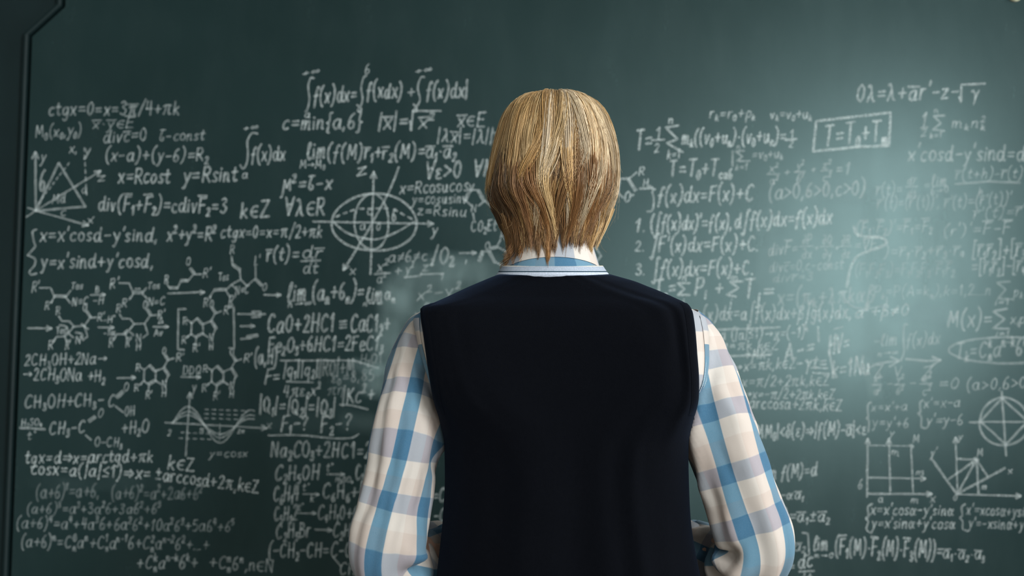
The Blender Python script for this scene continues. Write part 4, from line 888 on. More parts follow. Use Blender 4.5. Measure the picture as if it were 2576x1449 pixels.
smear('wiped patch right of the scribbled strokes', [(2080, 840), (2200, 860), (2400, 850)], 170, .06, .8)
smear('wiped haze near the top right', [(2000, 420), (2150, 440), (2500, 420)], 150, .05, .8)
smear('faint wiped band at the lower left', [(60, 1210), (200, 1218), (420, 1212)], 46, .035)
# ------------------------------------------------------------------ person
PY = -1.30
def wx(px, py=900): return at(px, py, PY).x
def wz(py): return at(FW/2, py, PY).z
S = (at(1400, 900, PY)-at(1399, 900, PY)).length          # metres per pixel at the person
def sgnpow(v, e): return math.copysign(abs(v)**e, v)
def ring(cx, cy, z, hw, hd, n, ex, tilt=None):
    """points round from the side facing the camera (-y), through the right (+x)"""
    out = []
    for j in range(n):
        a = 2*math.pi*j/n
        x = sgnpow(math.sin(a), 2/ex); y = -sgnpow(math.cos(a), 2/ex)
        zz = z+(tilt(x, y) if tilt else 0)
        out.append(Vector((cx+hw*x, cy+hd*y, zz)))
    return out

# --- the body: separate lofted limbs fused into one continuous skin
bb = bmesh.new()
def add_mesh(V, F):
    vs = [bb.verts.new(v) for v in V]
    for f in F:
        try: bb.faces.new([vs[i] for i in f])
        except ValueError: pass
def body_loft(rows, n=24):
    V = []
    for r in rows: V += r
    F = grid_faces(len(rows), n); F.append(tuple(range(n-1, -1, -1))); F.append(tuple((len(rows)-1)*n+j for j in range(n)))
    add_mesh(V, F)
def ball(c, r, sx=1, sy=1, sz=1, rot=None):
    m = Matrix.Translation(c) @ (rot.to_4x4() if rot else Matrix()) @ Matrix.Diagonal((r*sx, r*sy, r*sz, 1))
    bmesh.ops.create_icosphere(bb, subdivisions=3, radius=1, matrix=m)
def limb(pts, rads, seg=14):
    """pts with tapering radius, rounded at both ends"""
    P = catmull([tuple(p) for p in pts], 6); Rr = []
    n = len(P); m = len(rads)
    for i in range(n):
        t = i/(n-1)*(m-1); k = min(int(t), m-2); Rr.append(rads[k]+(rads[k+1]-rads[k])*(t-k))
    V, F = tube(P, Rr, seg); add_mesh(V, F)
    ball(Vector(P[0]), Rr[0]); ball(Vector(P[-1]), Rr[-1])
CX = wx(1415)
HX = wx(1392)
torso = [(.98, .145, .105), (1.06, .138, .10), (1.14, .148, .102), (1.24, .160, .108), (1.34, .158, .104), (1.38, .150, .092), (1.41, .128, .075), (1.44, .095, .060), (1.47, .060, .054)]
body_loft([ring(CX+(HX-CX)*max(0, (z-1.2)/.3), PY+.015, z, hw, hd, 24, 2.4) for z, hw, hd in torso])
limb([(HX, PY+.01, 1.44), (HX, PY+.03, 1.52), (HX, PY+.035, 1.60)], [.050, .050, .056])
# head: skull, jaw, face
ball(Vector((HX, PY+.035, 1.648)), 1, .076, .094, .092)
ball(Vector((HX, PY+.062, 1.600)), 1, .062, .070, .085)
ball(Vector((HX, PY+.110, 1.552)), 1, .034, .030, .026)
limb([(HX, PY+.135, 1.640), (HX, PY+.145, 1.618), (HX, PY+.155, 1.600)], [.009, .011, .014])
for sx in (-1, 1):
    ball(Vector((HX+sx*.010, PY+.146, 1.598)), .009)
    ball(Vector((HX+sx*.032, PY+.122, 1.655)), 1, .022, .012, .008)
    ball(Vector((HX+sx*.040, PY+.112, 1.612)), 1, .022, .018, .016)
    ball(Vector((HX+sx*.032, PY+.116, 1.640)), .0125)
    ball(Vector((HX+sx*.078, PY+.035, 1.622)), 1, .008, .018, .030)
    ball(Vector((HX+sx*.078, PY+.030, 1.598)), 1, .007, .010, .012)
ball(Vector((HX, PY+.133, 1.574)), 1, .024, .010, .006); ball(Vector((HX, PY+.131, 1.565)), 1, .020, .010, .007)
# arms: shoulders, elbows, hands clasped in front of the belly
def V3(px, py, y): return at(px, py, y)
ARM = {-1: dict(sh=V3(1074, 900, PY+.03), mid=V3(1035, 1100, PY-.005), el=V3(975, 1385, PY+.005), fm=V3(1135, 1372, PY+.165), wr=Vector((HX-.075, PY+.262, 1.085))),
        1: dict(sh=V3(1722, 880, PY+.03), mid=V3(1808, 1090, PY-.005), el=V3(1905, 1378, PY+.005), fm=V3(1735, 1370, PY+.165), wr=Vector((HX+.085, PY+.262, 1.092)))}
for sx, a in ARM.items():
    limb([a['sh'], a['mid'], a['el']], [.032, .032, .032])
    fm_ = a['fm']
    limb([a['el'], a['el'].lerp(fm_, .5)+Vector((0, .010, -.012)), fm_, a['wr']], [.032, .036, .033, .024])
    # palm and five fingers, folded over the other hand
    w0 = a['wr']; d = Vector((-sx*.92, .30, -.10)).normalized(); up = Vector((0, -.25, 1)).normalized(); nrm = d.cross(up).normalized()
    off = Vector((0, .018*(1 if sx > 0 else -.6), 0))
    pc_ = w0+d*.048+off
    rot = Matrix((d, up, nrm)).transposed()
    ball(pc_, 1, .046, .038, .015, rot)
    for k, (ln, lift) in enumerate(((.066, .027), (.074, .010), (.069, -.008), (.055, -.025))):
        b = pc_+d*.036+up*lift
        curl = nrm*(-sx)*(.5+.06*k)
        p1 = b+d*ln*.45; p2 = p1+(d*.55+curl*.8).normalized()*ln*.33; p3 = p2+(d*.1+curl).normalized()*ln*.26
        limb([b-d*.012, b, p1, p2, p3], [.0095, .0095, .0088, .008, .0068], 10)
    t0 = pc_-d*.020+up*.026
    limb([t0, t0+up*.020+d*.018, t0+up*.028+d*.046, t0+up*.022+d*.066], [.013, .011, .0095, .0075], 10)
# hips and legs
for sx in (-1, 1):
    limb([(CX+sx*.085, PY+.015, .98), (CX+sx*.095, PY+.01, .52), (CX+sx*.10, PY+.03, .10)], [.088, .058, .038])
    limb([(CX+sx*.10, PY+.02, .06), (CX+sx*.11, PY+.15, .035)], [.036, .028])
bmesh.ops.recalc_face_normals(bb, faces=bb.faces)
bm_me = bpy.data.meshes.new('person'); bb.to_mesh(bm_me); bb.free()
person = link(bpy.data.objects.new('person', bm_me))
rm = person.modifiers.new('Remesh', 'REMESH'); rm.mode = 'VOXEL'; rm.voxel_size = .0042; rm.use_smooth_shade = True
sm = person.modifiers.new('Smooth', 'SMOOTH'); sm.factor = .5; sm.iterations = 5
bpy.context.view_layer.update()
dg = bpy.context.evaluated_depsgraph_get()
me2 = bpy.data.meshes.new_from_object(person.evaluated_get(dg))
person.modifiers.clear(); person.data = me2; me2.name = 'person'
me2.materials.clear(); me2.materials.append(M_SKIN)
me2.polygons.foreach_set('use_smooth', [True]*len(me2.polygons))
tag(person, 'blond person seen from behind in navy vest and plaid shirt facing the chalkboard', 'person')

def npt(*a): return noise.noise(Vector(a))
# --- vest
VROWS = [  # photo row, left edge, right edge, half depth, squareness
 (690, 1252, 1538, .074, 2.2), (696, 1236, 1560, .076, 2.2), (708, 1208, 1600, .080, 2.3), (720, 1181, 1628, .084, 2.5), (735, 1151, 1662, .089, 2.9), (752, 1119, 1694, .095, 3.6),
 (770, 1086, 1720, .103, 5.0), (782, 1064, 1726, .108, 6.2), (800, 1065, 1729, .114, 7.5), (850, 1073, 1733, .124, 8), (900, 1080, 1736, .129, 8), (960, 1089, 1740, .133, 7.5),
 (1010, 1097, 1741, .134, 6), (1060, 1108, 1736, .133, 4.0), (1120, 1118, 1729, .131, 3.0), (1200, 1119, 1731, .130, 2.7), (1300, 1114, 1736, .131, 2.6), (1380, 1106, 1747, .133, 2.6), (1449, 1098, 1761, .135, 2.5), (1620, 1084, 1786, .138, 2.4)]
VCY = PY+.012
def vest_point(py, a, grow=0.0, fold=True):
    l, r, hd, ex = interp(VROWS, py)
    cx = (wx(l, py)+wx(r, py))/2; hw = (wx(r, py)-wx(l, py))/2+grow; hd += grow
    x = sgnpow(math.sin(a), 2/ex); y = -sgnpow(math.cos(a), 2/ex)
    p = Vector((cx+hw*x, VCY+hd*y, wz(py)))
    back = max(0, math.cos(a))
    p.z -= .0088*back**1.5*max(0, min(1, (790-py)/90))
    if fold:
        u = math.sin(a)
        t = max(0, min(1, (py-720)/300))
        d = 0.0
        d += -.0065*math.exp(-((u-.01-.03*math.sin(py*.006))/.06)**2)*t                     # hollow of the spine
        d += .0050*math.exp(-((u-.62-.10*t)/.07)**2)*max(0, 1-abs(py-930)/330)             # fold from the right shoulder
        d += -.0045*math.exp(-((u-.48-.10*t)/.07)**2)*max(0, 1-abs(py-900)/330)
        d += .0040*math.exp(-((u+.30-.05*t)/.10)**2)*max(0, min(1, (py-1000)/250))
        d += .0050*math.exp(-((u-.33-.12*(py-1000)/450)/.06)**2)*max(0, min(1, (py-950)/200))
        d += -.0045*math.exp(-((u-.22-.10*(py-1000)/450)/.07)**2)*max(0, min(1, (py-950)/200))
        d += .0045*npt(u*3.2, py*.0032, 2)+.0022*npt(u*7, py*.010, 5)
        p.y -= d*back
    return p
NR, NC = 110, 120
V = []
for i in range(NR):
    py = 690
    if i < 34: py = 690+(800-690)*(i/33)
    else: py = 800+(1620-800)*((i-33)/(NR-34))
    for j in range(NC): V.append(vest_point(py, 2*math.pi*j/NC))
vest = mesh_obj('vest', V, grid_faces(NR, NC, flip=True), M_VEST, person)
so = vest.modifiers.new('Solidify', 'SOLIDIFY'); so.thickness = .003; so.offset = -1
vest['label'] = 'sleeveless dark navy knitted vest'
# ribbed armhole bands following the vest's two armholes
def strip_from(rows, name, mat, parent, flip=False):
    n = len(rows[0]); V = [p for r in rows for p in r]
    return mesh_obj(name, V, grid_faces(len(rows), n, False, flip), mat, parent)
for side, lab in ((-1, 'left'), (1, 'right')):
    rows = []
    edge_l = [(776, 1), (800, 1), (850, 1), (900, 1), (960, 1), (1020, 1), (1060, 1), (1090, 1)]
    for k in range(40):
        py = 770+(1046-770)*k/39
        l, r, hd, ex = interp(VROWS, py)
        e = l if side < 0 else r
        row = []
        wband = 26 if side > 0 else 22
        for m in range(9):
            s = m/8
            px = e-side*(wband*(1-s))
            # angle on the vest with this x
            cx = (wx(l, py)+wx(r, py))/2; hw = (wx(r, py)-wx(l, py))/2
            q = min(1, abs((wx(px, py)-cx)/hw)); a = math.asin(q**(ex/2))*side
            p = vest_point(py, a, .0004+.0020*min(1, (39-k)/6)*math.sin(math.pi*s)**.5)
            row.append(p)
        rows.append(row)
    o = strip_from(rows, 'armhole_band', M_VEST, vest, side < 0)
# --- neck trim of the vest: striped knitted rib
def neck_ring(py_side, back_drop, hwpx, hd, n=96):
    cx = wx(1391, 680); out = []
    for j in range(n):
        a = 2*math.pi*j/n; x, y = math.sin(a), -math.cos(a)
        z = wz(py_side)+(-back_drop*max(0, -y) if y < 0 else -.085*y*y)
        out.append(Vector((cx+hwpx*S*x, VCY+.004+hd*y, z)))
    return out
TR = [(693, 146, .0775), (689, 144.5, .0800), (684, 141, .0795), (681.5, 139, .0785), (679, 137.5, .0785), (674, 134, .0780), (669.5, 131, .0765), (667, 129.5, .0755), (665, 127, .0735), (667, 124, .0705)]
V = []
for py, hwp, hd in TR: V += neck_ring(py, .0088, hwp, hd)
ids = []
seq = [0, 0, 0, 1, 2, 2, 2, 3, 3]
for m in seq: ids += [m]*96
tr = mesh_obj('neck_trim', V, grid_faces(len(TR), 96), [M_BANDLIGHT, M_BANDDARK, M_BANDGREY, M_BANDCREAM], vest, mat_ids=ids)
tr['label'] = 'pale blue ribbed neck trim with dark stripe'

# --- shirt body with the yoke that shows outside the vest's armholes
PER = .078
SROWS = [(690, 1262, 1530, .066, 2.2), (720, 1190, 1618, .076, 2.5), (752, 1130, 1690, .084, 2.8), (775, 1082, 1730, .088, 3.2), (790, 1054, 1756, .090, 3.8), (805, 1041, 1770, .092, 4.5), (850, 1050, 1777, .100, 4.8), (900, 1062, 1777, .104, 4.8),
         (960, 1081, 1771, .108, 4.4), (1000, 1096, 1752, .110, 3.6), (1040, 1112, 1728, .112, 3.0), (1120, 1126, 1720, .118, 2.6), (1300, 1122, 1728, .119, 2.6), (1449, 1108, 1750, .122, 2.5), (1560, 1100, 1765, .12, 2.4)]
NR, NC = 70, 96
V, UV = [], []
for i in range(NR):
    py = 776+(1560-776)*i/(NR-1)
    l, r, hd, ex = interp(SROWS, py)
    for p in ring((wx(l, py)+wx(r, py))/2, VCY, wz(py), (wx(r, py)-wx(l, py))/2, hd, NC, ex): V.append(p)
shirt = mesh_obj('shirt', V, grid_faces(NR, NC, flip=True), M_PLAID, person)
loop_uv(shirt, NR, NC, lambda i, j: (V[i*NC+j % NC].x/PER+.42, V[i*NC+j % NC].z/PER*.8+.12))
shirt['label'] = 'white shirt with blue and beige plaid'

# --- sleeves: rolled to just below the elbow
def sleeve(rows, name, stripes_at, v_ref_py, seed, label, creases):
    """rows: (px, py, y, radius px, radius depth m) along the arm"""
    creases = [(p, q*2.1, *r) for p, q, *r in creases]
    C = [tuple(at(a, b, c)) + (d*S, e) for a, b, c, d, e in rows]
    P = catmull(C, 8)
    n = len(P); N = 72
    T = []
    for i in range(n):
        a = Vector(P[max(i-1, 0)][:3]); b = Vector(P[min(i+1, n-1)][:3]); T.append((b-a).normalized())
    e2 = Vector((0, -1, 0)); e2 = (e2-T[0]*e2.dot(T[0])).normalized()
    length = [0]
    for i in range(1, n): length.append(length[-1]+(Vector(P[i][:3])-Vector(P[i-1][:3])).length)
    ref = 0
    for i in range(1, n):
        q = Vector(P[i][:3]); pyv = FH/2-FPX*0
        # photo row of this centre
        d = q-CAM; c, s = math.cos(PITCH), math.sin(PITCH)
        row = FH/2-FPX*((d.z*c-d.y*s)/(d.y*c+d.z*s))
        if row <= v_ref_py: ref = length[i]
    V = []; lens = []
    for i in range(n):
        if i:
            e2 = (e2-T[i]*e2.dot(T[i])).normalized()
        e1 = T[i].cross(e2).normalized()
        if i == 0 and e1.x < 0: flipx = -1
        elif i == 0: flipx = 1
        e1 = e1*flipx
        c = Vector(P[i][:3]); r1, r2 = P[i][3], P[i][4]
        for j in range(N):
            a = 2*math.pi*j/N
            L = length[i]
            env = min(1, i/(n*.12))
            d = .0095*npt(math.cos(a)*2.2+seed, math.sin(a)*2.2, L*2.6+seed)+.0055*npt(math.cos(a)*1.4+seed, math.sin(a)*1.4, L*7)+.0045*npt(math.cos(a)*2.4+L*6, math.sin(a)*2.4+seed, L*16)+.0016*npt(math.cos(a)*5, math.sin(a)*5+seed, L*34)
            for (La, amp, wl, ac, aw, slant) in creases:
                da = (a-ac+math.pi) % (2*math.pi)-math.pi
                x = (L-La-slant*da)/wl
                d += amp*math.exp(-x*x)*math.exp(-(da/aw)**2)
            V.append(c+e2*(math.cos(a)*(r2+d*env))+e1*(math.sin(a)*(r1+d*env)))
    o = mesh_obj(name, V, grid_faces(n, N, flip=(flipx > 0)), M_PLAID, shirt)
    sol = o.modifiers.new('Solidify', 'SOLIDIFY'); sol.thickness = .0012; sol.offset = -1
    def uvf(i, j):
        deg = 360*j/N
        tw = stripes_at[0]+stripes_at[1]*max(0, 1-length[i]/max(.01, ref))
        return ((deg-tw)/72+.5, (length[i]-ref)/PER+.5)
    loop_uv(o, n, N, uvf)
    o['label'] = label
    return P, T, o
LROWS = [(1092, 806, PY+0.040, 40, .050), (1078, 832, PY+0.042, 58, .060), (1063, 880, PY+0.040, 70, .064), (1050, 940, PY+0.032, 76, .066), (1041, 1000, PY+0.022, 80, .066), (1032, 1060, PY+0.010, 86, .066), (1022, 1120, PY, 88, .064), (1011, 1180, PY, 86, .062),
         (1001, 1235, PY, 86, .062), (987, 1290, PY, 88, .062), (975, 1340, PY, 93, .062), (969, 1385, PY+.006, 90, .060), (985, 1422, PY+.030, 80, .058), (1022, 1428, PY+.070, 72, .056), (1062, 1408, PY+.105, 62, .052), (1100, 1388, PY+.135, 54, .046), (1122, 1378, PY+.152, 50, .043)]
RROWS = [(1718, 792, PY+0.040, 38, .050), (1728, 822, PY+0.042, 58, .060), (1744, 870, PY+0.040, 74, .066), (1762, 930, PY+0.032, 84, .068), (1784, 1000, PY+0.022, 87, .068), (1808, 1075, PY+0.010, 91, .068), (1829, 1140, PY, 93, .066), (1851, 1205, PY, 94, .064),
         (1873, 1270, PY, 94, .063), (1893, 1325, PY, 94, .062), (1902, 1370, PY+.006, 90, .060), (1888, 1412, PY+.030, 80, .058), (1850, 1420, PY+.070, 72, .056), (1808, 1403, PY+.105, 62, .052), (1768, 1384, PY+.135, 54, .046), (1746, 1374, PY+.152, 50, .043)]
d90 = math.pi/2
LP, LT, lsl = sleeve(LROWS, 'sleeve', (-9, 26), 1262, 1.3, 'left plaid sleeve rolled at the elbow',
   [(.10, .007, .030, 0.9, .55, .05), (.13, -.008, .022, 0.7, .5, .06), (.16, .006, .024, 1.1, .6, .06), (.22, -.005, .02, 1.5, .4, .03), (.385, -.009, .012, 1.3, .7, .02), (.41, .008, .014, 1.3, .7, .02), (.435, -.009, .012, 1.3, .8, .02), (.46, .007, .012, 1.2, .8, .0), (.36, .004, .012, 1.2, .5, .02)])
RP, RT, rsl = sleeve(RROWS, 'sleeve', (-22, 14), 1187, 5.1, 'right plaid sleeve rolled at the elbow',
   [(.08, .007, .030, -0.8, .55, -.05), (.11, -.009, .022, -0.6, .5, -.06), (.145, .008, .024, -0.4, .7, -.12), (.17, -.006, .018, -.9, .5, -.05), (.20, .006, .02, -1.2, .5, -.03), (.37, -.008, .012, -1.2, .7, -.02), (.395, .008, .012, -1.2, .8, -.02), (.42, -.009, .012, -1.2, .8, -.02), (.445, .007, .012, -1.2, .8, 0)])
def cuff(P, T, sl, rev):
    n = len(P); N = 48; base = Vector(P[-1][:3]); t = T[-1]
    e2 = Vector((0, 0, 1)); e2 = (e2-t*e2.dot(t)).normalized(); e1 = t.cross(e2)
    V = []; prof = [(-.020, 1.02), (-.018, 1.11), (-.004, 1.13), (.010, 1.12), (.013, 1.06), (.012, .97), (.0, .90)]
    r = (P[-1][3]+P[-1][4])/2
    for k, (d, m) in enumerate(prof):
        for j in range(N):
            a = 2*math.pi*j/N
            V.append(base+t*d+(e1*math.cos(a)+e2*math.sin(a))*(r*m+.0015*npt(math.cos(a)*3, math.sin(a)*3, k*.7)))
    o = mesh_obj('cuff', V, grid_faces(len(prof), N, flip=True), M_PLAID, sl)
    loop_uv(o, len(prof), N, lambda i, j: (j/N*5+.3, prof[i][0]/PER+.62))
cuff(LP, LT, lsl, 1); cuff(RP, RT, rsl, -1)

# armhole seams of the shirt: a flat-felled band with two rows of white stitches
def shirt_pt(px, py, out=0.0):
    l, r, hd, ex = interp(SROWS, py)
    cx = (wx(l, py)+wx(r, py))/2; hw = (wx(r, py)-wx(l, py))/2
    q = max(-1, min(1, (wx(px, py)-cx)/hw)); a = math.asin(abs(q)**(ex/2)); 
    y = VCY-hd*abs(math.cos(a))**(2/ex)
    return Vector((wx(px, py), y-out, wz(py)))
def seam(rows, label, side):
    pts = catmull([tuple(map(float, r)) for r in rows], 8)
    n = len(pts); R_ = []
    for px, py, wd in pts:
        row = []
        for m in range(7):
            s = m/6; x = px+(s-.5)*wd
            row.append(shirt_pt(x, py, .0012+.0022*math.sin(math.pi*s)))
        R_.append(row)
    o = strip_from(R_, 'armhole_seam', M_PLAID, shirt)
    ul = o.data.uv_layers.new(name='UVMap')
    for p in o.data.polygons:
        for li, vi in zip(p.loop_indices, p.vertices):
            i, m = divmod(vi, 7); ul.data[li].uv = (.5 if i/n > .34 else .8, R_[i][m].z/PER*.62+.30)
    # stitches
    VV, FF = [], []
    for f in (.18, .82):
        for i in range(0, n-1, 1):
            for h in (0, .55):
                a = R_[i][0].lerp(R_[i][6], f); b = R_[i+1][0].lerp(R_[i+1][6], f)
                p, q = a.lerp(b, h)+Vector((0, -.0026, 0)), a.lerp(b, h+.34)+Vector((0, -.0026, 0))
                tv, tf = tube([p, q], .0004, 5); k = len(VV); VV += tv; FF += [tuple(z+k for z in g) for g in tf]
    mesh_obj('stitching', VV, FF, M_THREAD, o)['label'] = 'two rows of white stitches'
seam([(1052, 806, 18), (1055, 850, 18), (1066, 900, 18), (1078, 945, 17), (1090, 985, 15)], 'l', -1)
seam([(1758, 800, 20), (1765, 850, 20), (1766, 900, 17), (1762, 950, 14), (1750, 990, 11)], 'r', 1)

# --- collar: stand and fold
def collar_ring(py, cx, hwpx, hd, back, front=-.045, n=96):
    out = []
    for j in range(n):
        a = 2*math.pi*j/n; x, y = math.sin(a), -math.cos(a)
        z = wz(py)+(back*max(0, -y)**1.5 if y < 0 else front*y*y)
        out.append(Vector((wx(cx, py)+hwpx*S*x, VCY+.006+hd*y, z)))
    return out
CR = [(676, 1391, 122, .0745, .0115), (660, 1391, 117, .0725, .0095), (640, 1392, 110, .0695, .006), (622, 1393, 103, .066, .004), (607, 1393, 98, .0635, .003), (602, 1393, 95, .0615, .003), (606, 1393, 92, .0595, .003), (630, 1392, 90, .058, .003)]
V = []
for py, cx, hwp, hd, bk in CR: V += collar_ring(py, cx, hwp, hd, bk)
collar = mesh_obj('collar', V, grid_faces(len(CR), 96), M_PLAID, shirt)
loop_uv(collar, len(CR), 96, lambda i, j: (.85, (j if j <= 48 else j-96)/96*5.1+.316))
for p in collar.data.polygons:      # seam of the pattern sits at the throat
    us = [collar.data.uv_layers[0].data[li].uv for li in p.loop_indices]
    if max(q.y for q in us)-min(q.y for q in us) > 2:
        for q in us:
            if q.y < 0: q.y += 5.1
collar['label'] = 'folded plaid shirt collar'
YR = [(700, 1391, 138, .0785, .006), (684, 1391, 128, .0755, .009), (672, 1391, 118, .0728, .009), (660, 1391, 112, .071, .009)]
V = []
for py, cx, hwp, hd, bk in YR: V += collar_ring(py, cx, hwp, hd, bk)
yk = mesh_obj('yoke', V, grid_faces(4, 96), M_PLAID, shirt)
loop_uv(yk, 4, 96, lambda i, j: (.5, (j if j <= 48 else j-96)/96*5.1+.316))
# --- trousers and shoes (below the picture)
for nm in ('trousers',):
    V, F = [], []
    hip = [ring(CX, PY+.012, z, hw, hd, 32, 2.4) for z, hw, hd in ((1.035, .155, .113), (.98, .168, .122), (.90, .182, .128), (.84, .186, .128))]
    for r in hip: V += r
    F = grid_faces(4, 32, flip=False)
    for sx in (-1, 1):
        b = len(V)
        legs = [ring(CX+sx*x, PY+y, z, hw, hd, 32, 2.1) for x, y, z, hw, hd in ((.090, .012, .88, .100, .125), (.093, .012, .70, .090, .100), (.097, .010, .50, .078, .082), (.10, .022, .25, .068, .072), (.102, .03, .045, .066, .072))]
        for r in legs: V += r
        F += grid_faces(5, 32, base=b)
    tro = mesh_obj('trousers', V, F, M_TROUSER, person)
for sx in (-1, 1):
    V = []
    rows = [(-.065, .030, .030, .045), (-.05, .038, .050, .05), (0, .042, .062, .045), (.06, .046, .045, .035), (.12, .050, .032, .028), (.17, .046, .026, .024), (.20, .028, .020, .018)]
    for y, hw, hh, cz in rows:
        for j in range(24):
            a = 2*math.pi*j/24
            V.append(Vector((CX+sx*.105+hw*math.cos(a), PY+.02+y, max(.001, cz+hh*math.sin(a)))))
    F = grid_faces(len(rows), 24); F.append(tuple(range(23, -1, -1))); F.append(tuple((len(rows)-1)*24+j for j in range(24)))
    mesh_obj('shoe', V, F, M_SHOE, person)
# ------------------------------------------------------------------ hair
HROWS = [  # photo row, left edge, right edge, half depth
 (236, 1388, 1402, .006), (239, 1366, 1424, .028), (244, 1345, 1448, .046), (252, 1322, 1470, .063), (270, 1296, 1496, .083), (300, 1276, 1519, .098), (350, 1256, 1540, .108), (400, 1240, 1551, .112), (450, 1227, 1555, .112), (480, 1223, 1553, .110),
 (510, 1232, 1545, .104), (535, 1250, 1534, .098), (560, 1262, 1523, .092), (580, 1270, 1515, .088), (600, 1277, 1506, .085), (620, 1280, 1498, .084), (660, 1284, 1490, .085), (700, 1290, 1480, .088)]
HCY = PY+.030
def hair_pt(py, a, out=0.0):
    l, r, hd = interp(HROWS, py)
    cx = (wx(l, 450)+wx(r, 450))/2; hw = (wx(r, 450)-wx(l, 450))/2
    ex = 2.15
    x = sgnpow(math.sin(a), 2/ex); y = -sgnpow(math.cos(a), 2/ex)
    return Vector((cx+(hw+out)*x, HCY+(hd+out)*y, wz(py)+out*max(0, (330-py)/100)))
# under-volume that keeps the scalp covered
NR, NC = 44, 72
V, tint = [], []
for i in range(NR):
    t = i/(NR-1); py = 238+(612-238)*t**1.35
    for j in range(NC):
        a = 2*math.pi*j/NC
        ff = max(0, -math.cos(a))                # face side: fringe stops above the brow
        pyy = min(py, 612-ff*230)
        d = -.008-.004*t+.003*npt(a*3, py*.01, 1)
        p = hair_pt(pyy, a, d)
        V.append(p); k = .75+.5*npt(math.sin(a)*14, math.cos(a)*14, t*1.5)
        tint.append((.155*k, .090*k, .042*k, 1))
hair = mesh_obj('hair', V, grid_faces(NR, NC, flip=True), M_HAIR, person)
at_ = hair.data.attributes.new('tint', 'FLOAT_COLOR', 'POINT')
at_.data.foreach_set('color', [q for c in tint for q in c])
hair['label'] = 'straight chin-length blond hair with ragged ends'

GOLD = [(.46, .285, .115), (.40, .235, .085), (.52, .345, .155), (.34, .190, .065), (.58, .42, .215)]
ASH_LIT = [(.60, .50, .36), (.52, .42, .28), (.66, .56, .42), (.44, .34, .21)]  # ash blond, with window highlights on the right put into the colour
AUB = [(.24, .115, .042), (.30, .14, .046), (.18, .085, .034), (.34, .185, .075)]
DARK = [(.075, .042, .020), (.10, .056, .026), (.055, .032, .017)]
GOLD = [tuple(1.32*q for q in c) for c in GOLD]; ASH_LIT = [tuple(1.36*q for q in c) for c in ASH_LIT]
rnd = random.Random(11)
SV, SF, ST = [], [], []
def add_strand(P, r0, r1, colr):
    b = len(SV); n = len(P)
    for i, p in enumerate(P):
        t = (P[min(i+1, n-1)]-P[max(i-1, 0)])
        t = t.normalized() if t.length > 1e-7 else Vector((0, 0, -1))
        ax = t.cross(Vector((0, -1, .2))); ax = ax.normalized() if ax.length > 1e-4 else Vector((1, 0, 0))
        bx = t.cross(ax)
        f = i/(n-1); r = r0+(r1-r0)*f**2
        for j in range(3):
            q = 2.0944*j
            SV.append(p+ax*(r*math.cos(q))+bx*(r*math.sin(q)))
            k = 1-.10*(1-f)
            ST.append((colr[0]*k, colr[1]*k, colr[2]*k, 1))
    for i in range(n-1):
        for j in range(3):
            a = b+i*3+j; c = b+i*3+(j+1) % 3
            SF.append((a, c, c+3, a+3))
def lock(a0, a1, py0, py1, n, pal, lift=.0, clump=.75, spread=.16, wave=.02, flick=0.0, r=.00050, tail=None, K=13, rough=1.0):
    """a lock of n hairs: from azimuth a0 at row py0 down to azimuth a1 at row py1"""
    ph = rnd.uniform(0, 6.28); base = rnd.choice(pal); lb = rnd.uniform(.52, 1.12)
    for _ in range(n):
        da = rnd.gauss(0, spread); dr = rnd.uniform(-.006, .004)
        dl = rnd.gauss(0, 14)*rough; du = abs(rnd.gauss(0, 6))
        c2 = rnd.choice(pal); mixv = rnd.uniform(.5, .95); br = rnd.uniform(.80, 1.12)*lb
        colr = tuple((base[k]*mixv+c2[k]*(1-mixv))*br for k in range(3))
        P = []
        jit = rnd.uniform(-.02, .02); pw = rnd.uniform(0, 6.28)
        for i in range(K):
            t = i/(K-1)
            py = py0+du+(py1+dl-py0-du)*t**(1.45 if py0 < 300 else 1.0)
            a = a0+(a1-a0)*t**1.2+da*(1-clump*t**1.5)+wave*math.sin(3.2*t+ph)+jit*t*math.sin(2*t+pw)
            out = lift*math.sin(math.pi*min(1, t*1.1))*.6+dr*(1-.6*t)+lift*.4+flick*max(0, t-.7)**2*11
            P.append(hair_pt(py, a, out))
        add_strand(P, r*rnd.uniform(.8, 1.2), r*.35, colr)
def D(d): return math.radians(d)
# 1. dark underlayer at the sides and nape
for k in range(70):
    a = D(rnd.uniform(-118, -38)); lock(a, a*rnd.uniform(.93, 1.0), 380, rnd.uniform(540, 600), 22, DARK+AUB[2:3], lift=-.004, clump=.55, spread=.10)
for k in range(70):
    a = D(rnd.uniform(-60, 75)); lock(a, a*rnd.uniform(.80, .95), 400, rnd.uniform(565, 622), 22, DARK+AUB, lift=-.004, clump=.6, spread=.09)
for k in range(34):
    a = D(rnd.uniform(60, 118)); lock(a, a*rnd.uniform(.93, 1.0), 380, rnd.uniform(540, 595), 22, AUB+ASH_LIT[3:], lift=-.004, clump=.55, spread=.10)
# 2. auburn middle layer reaching the nape, ends ragged over the collar
for k in range(95):
    a = D(rnd.uniform(-50, 68)); e = 588+20*math.cos(a*1.2)+rnd.uniform(-30, 22)
    pal = AUB+GOLD[1:4] if rnd.random() < .7 else AUB[1:3]+DARK[:1]
    lock(a*1.0, a*rnd.uniform(.78, .98)+D(rnd.uniform(-7, 7)), 300+rnd.uniform(0, 100), e, 30, pal, lift=rnd.uniform(-.003, .006), clump=.88, spread=.075, wave=.07, flick=rnd.uniform(0, .006))
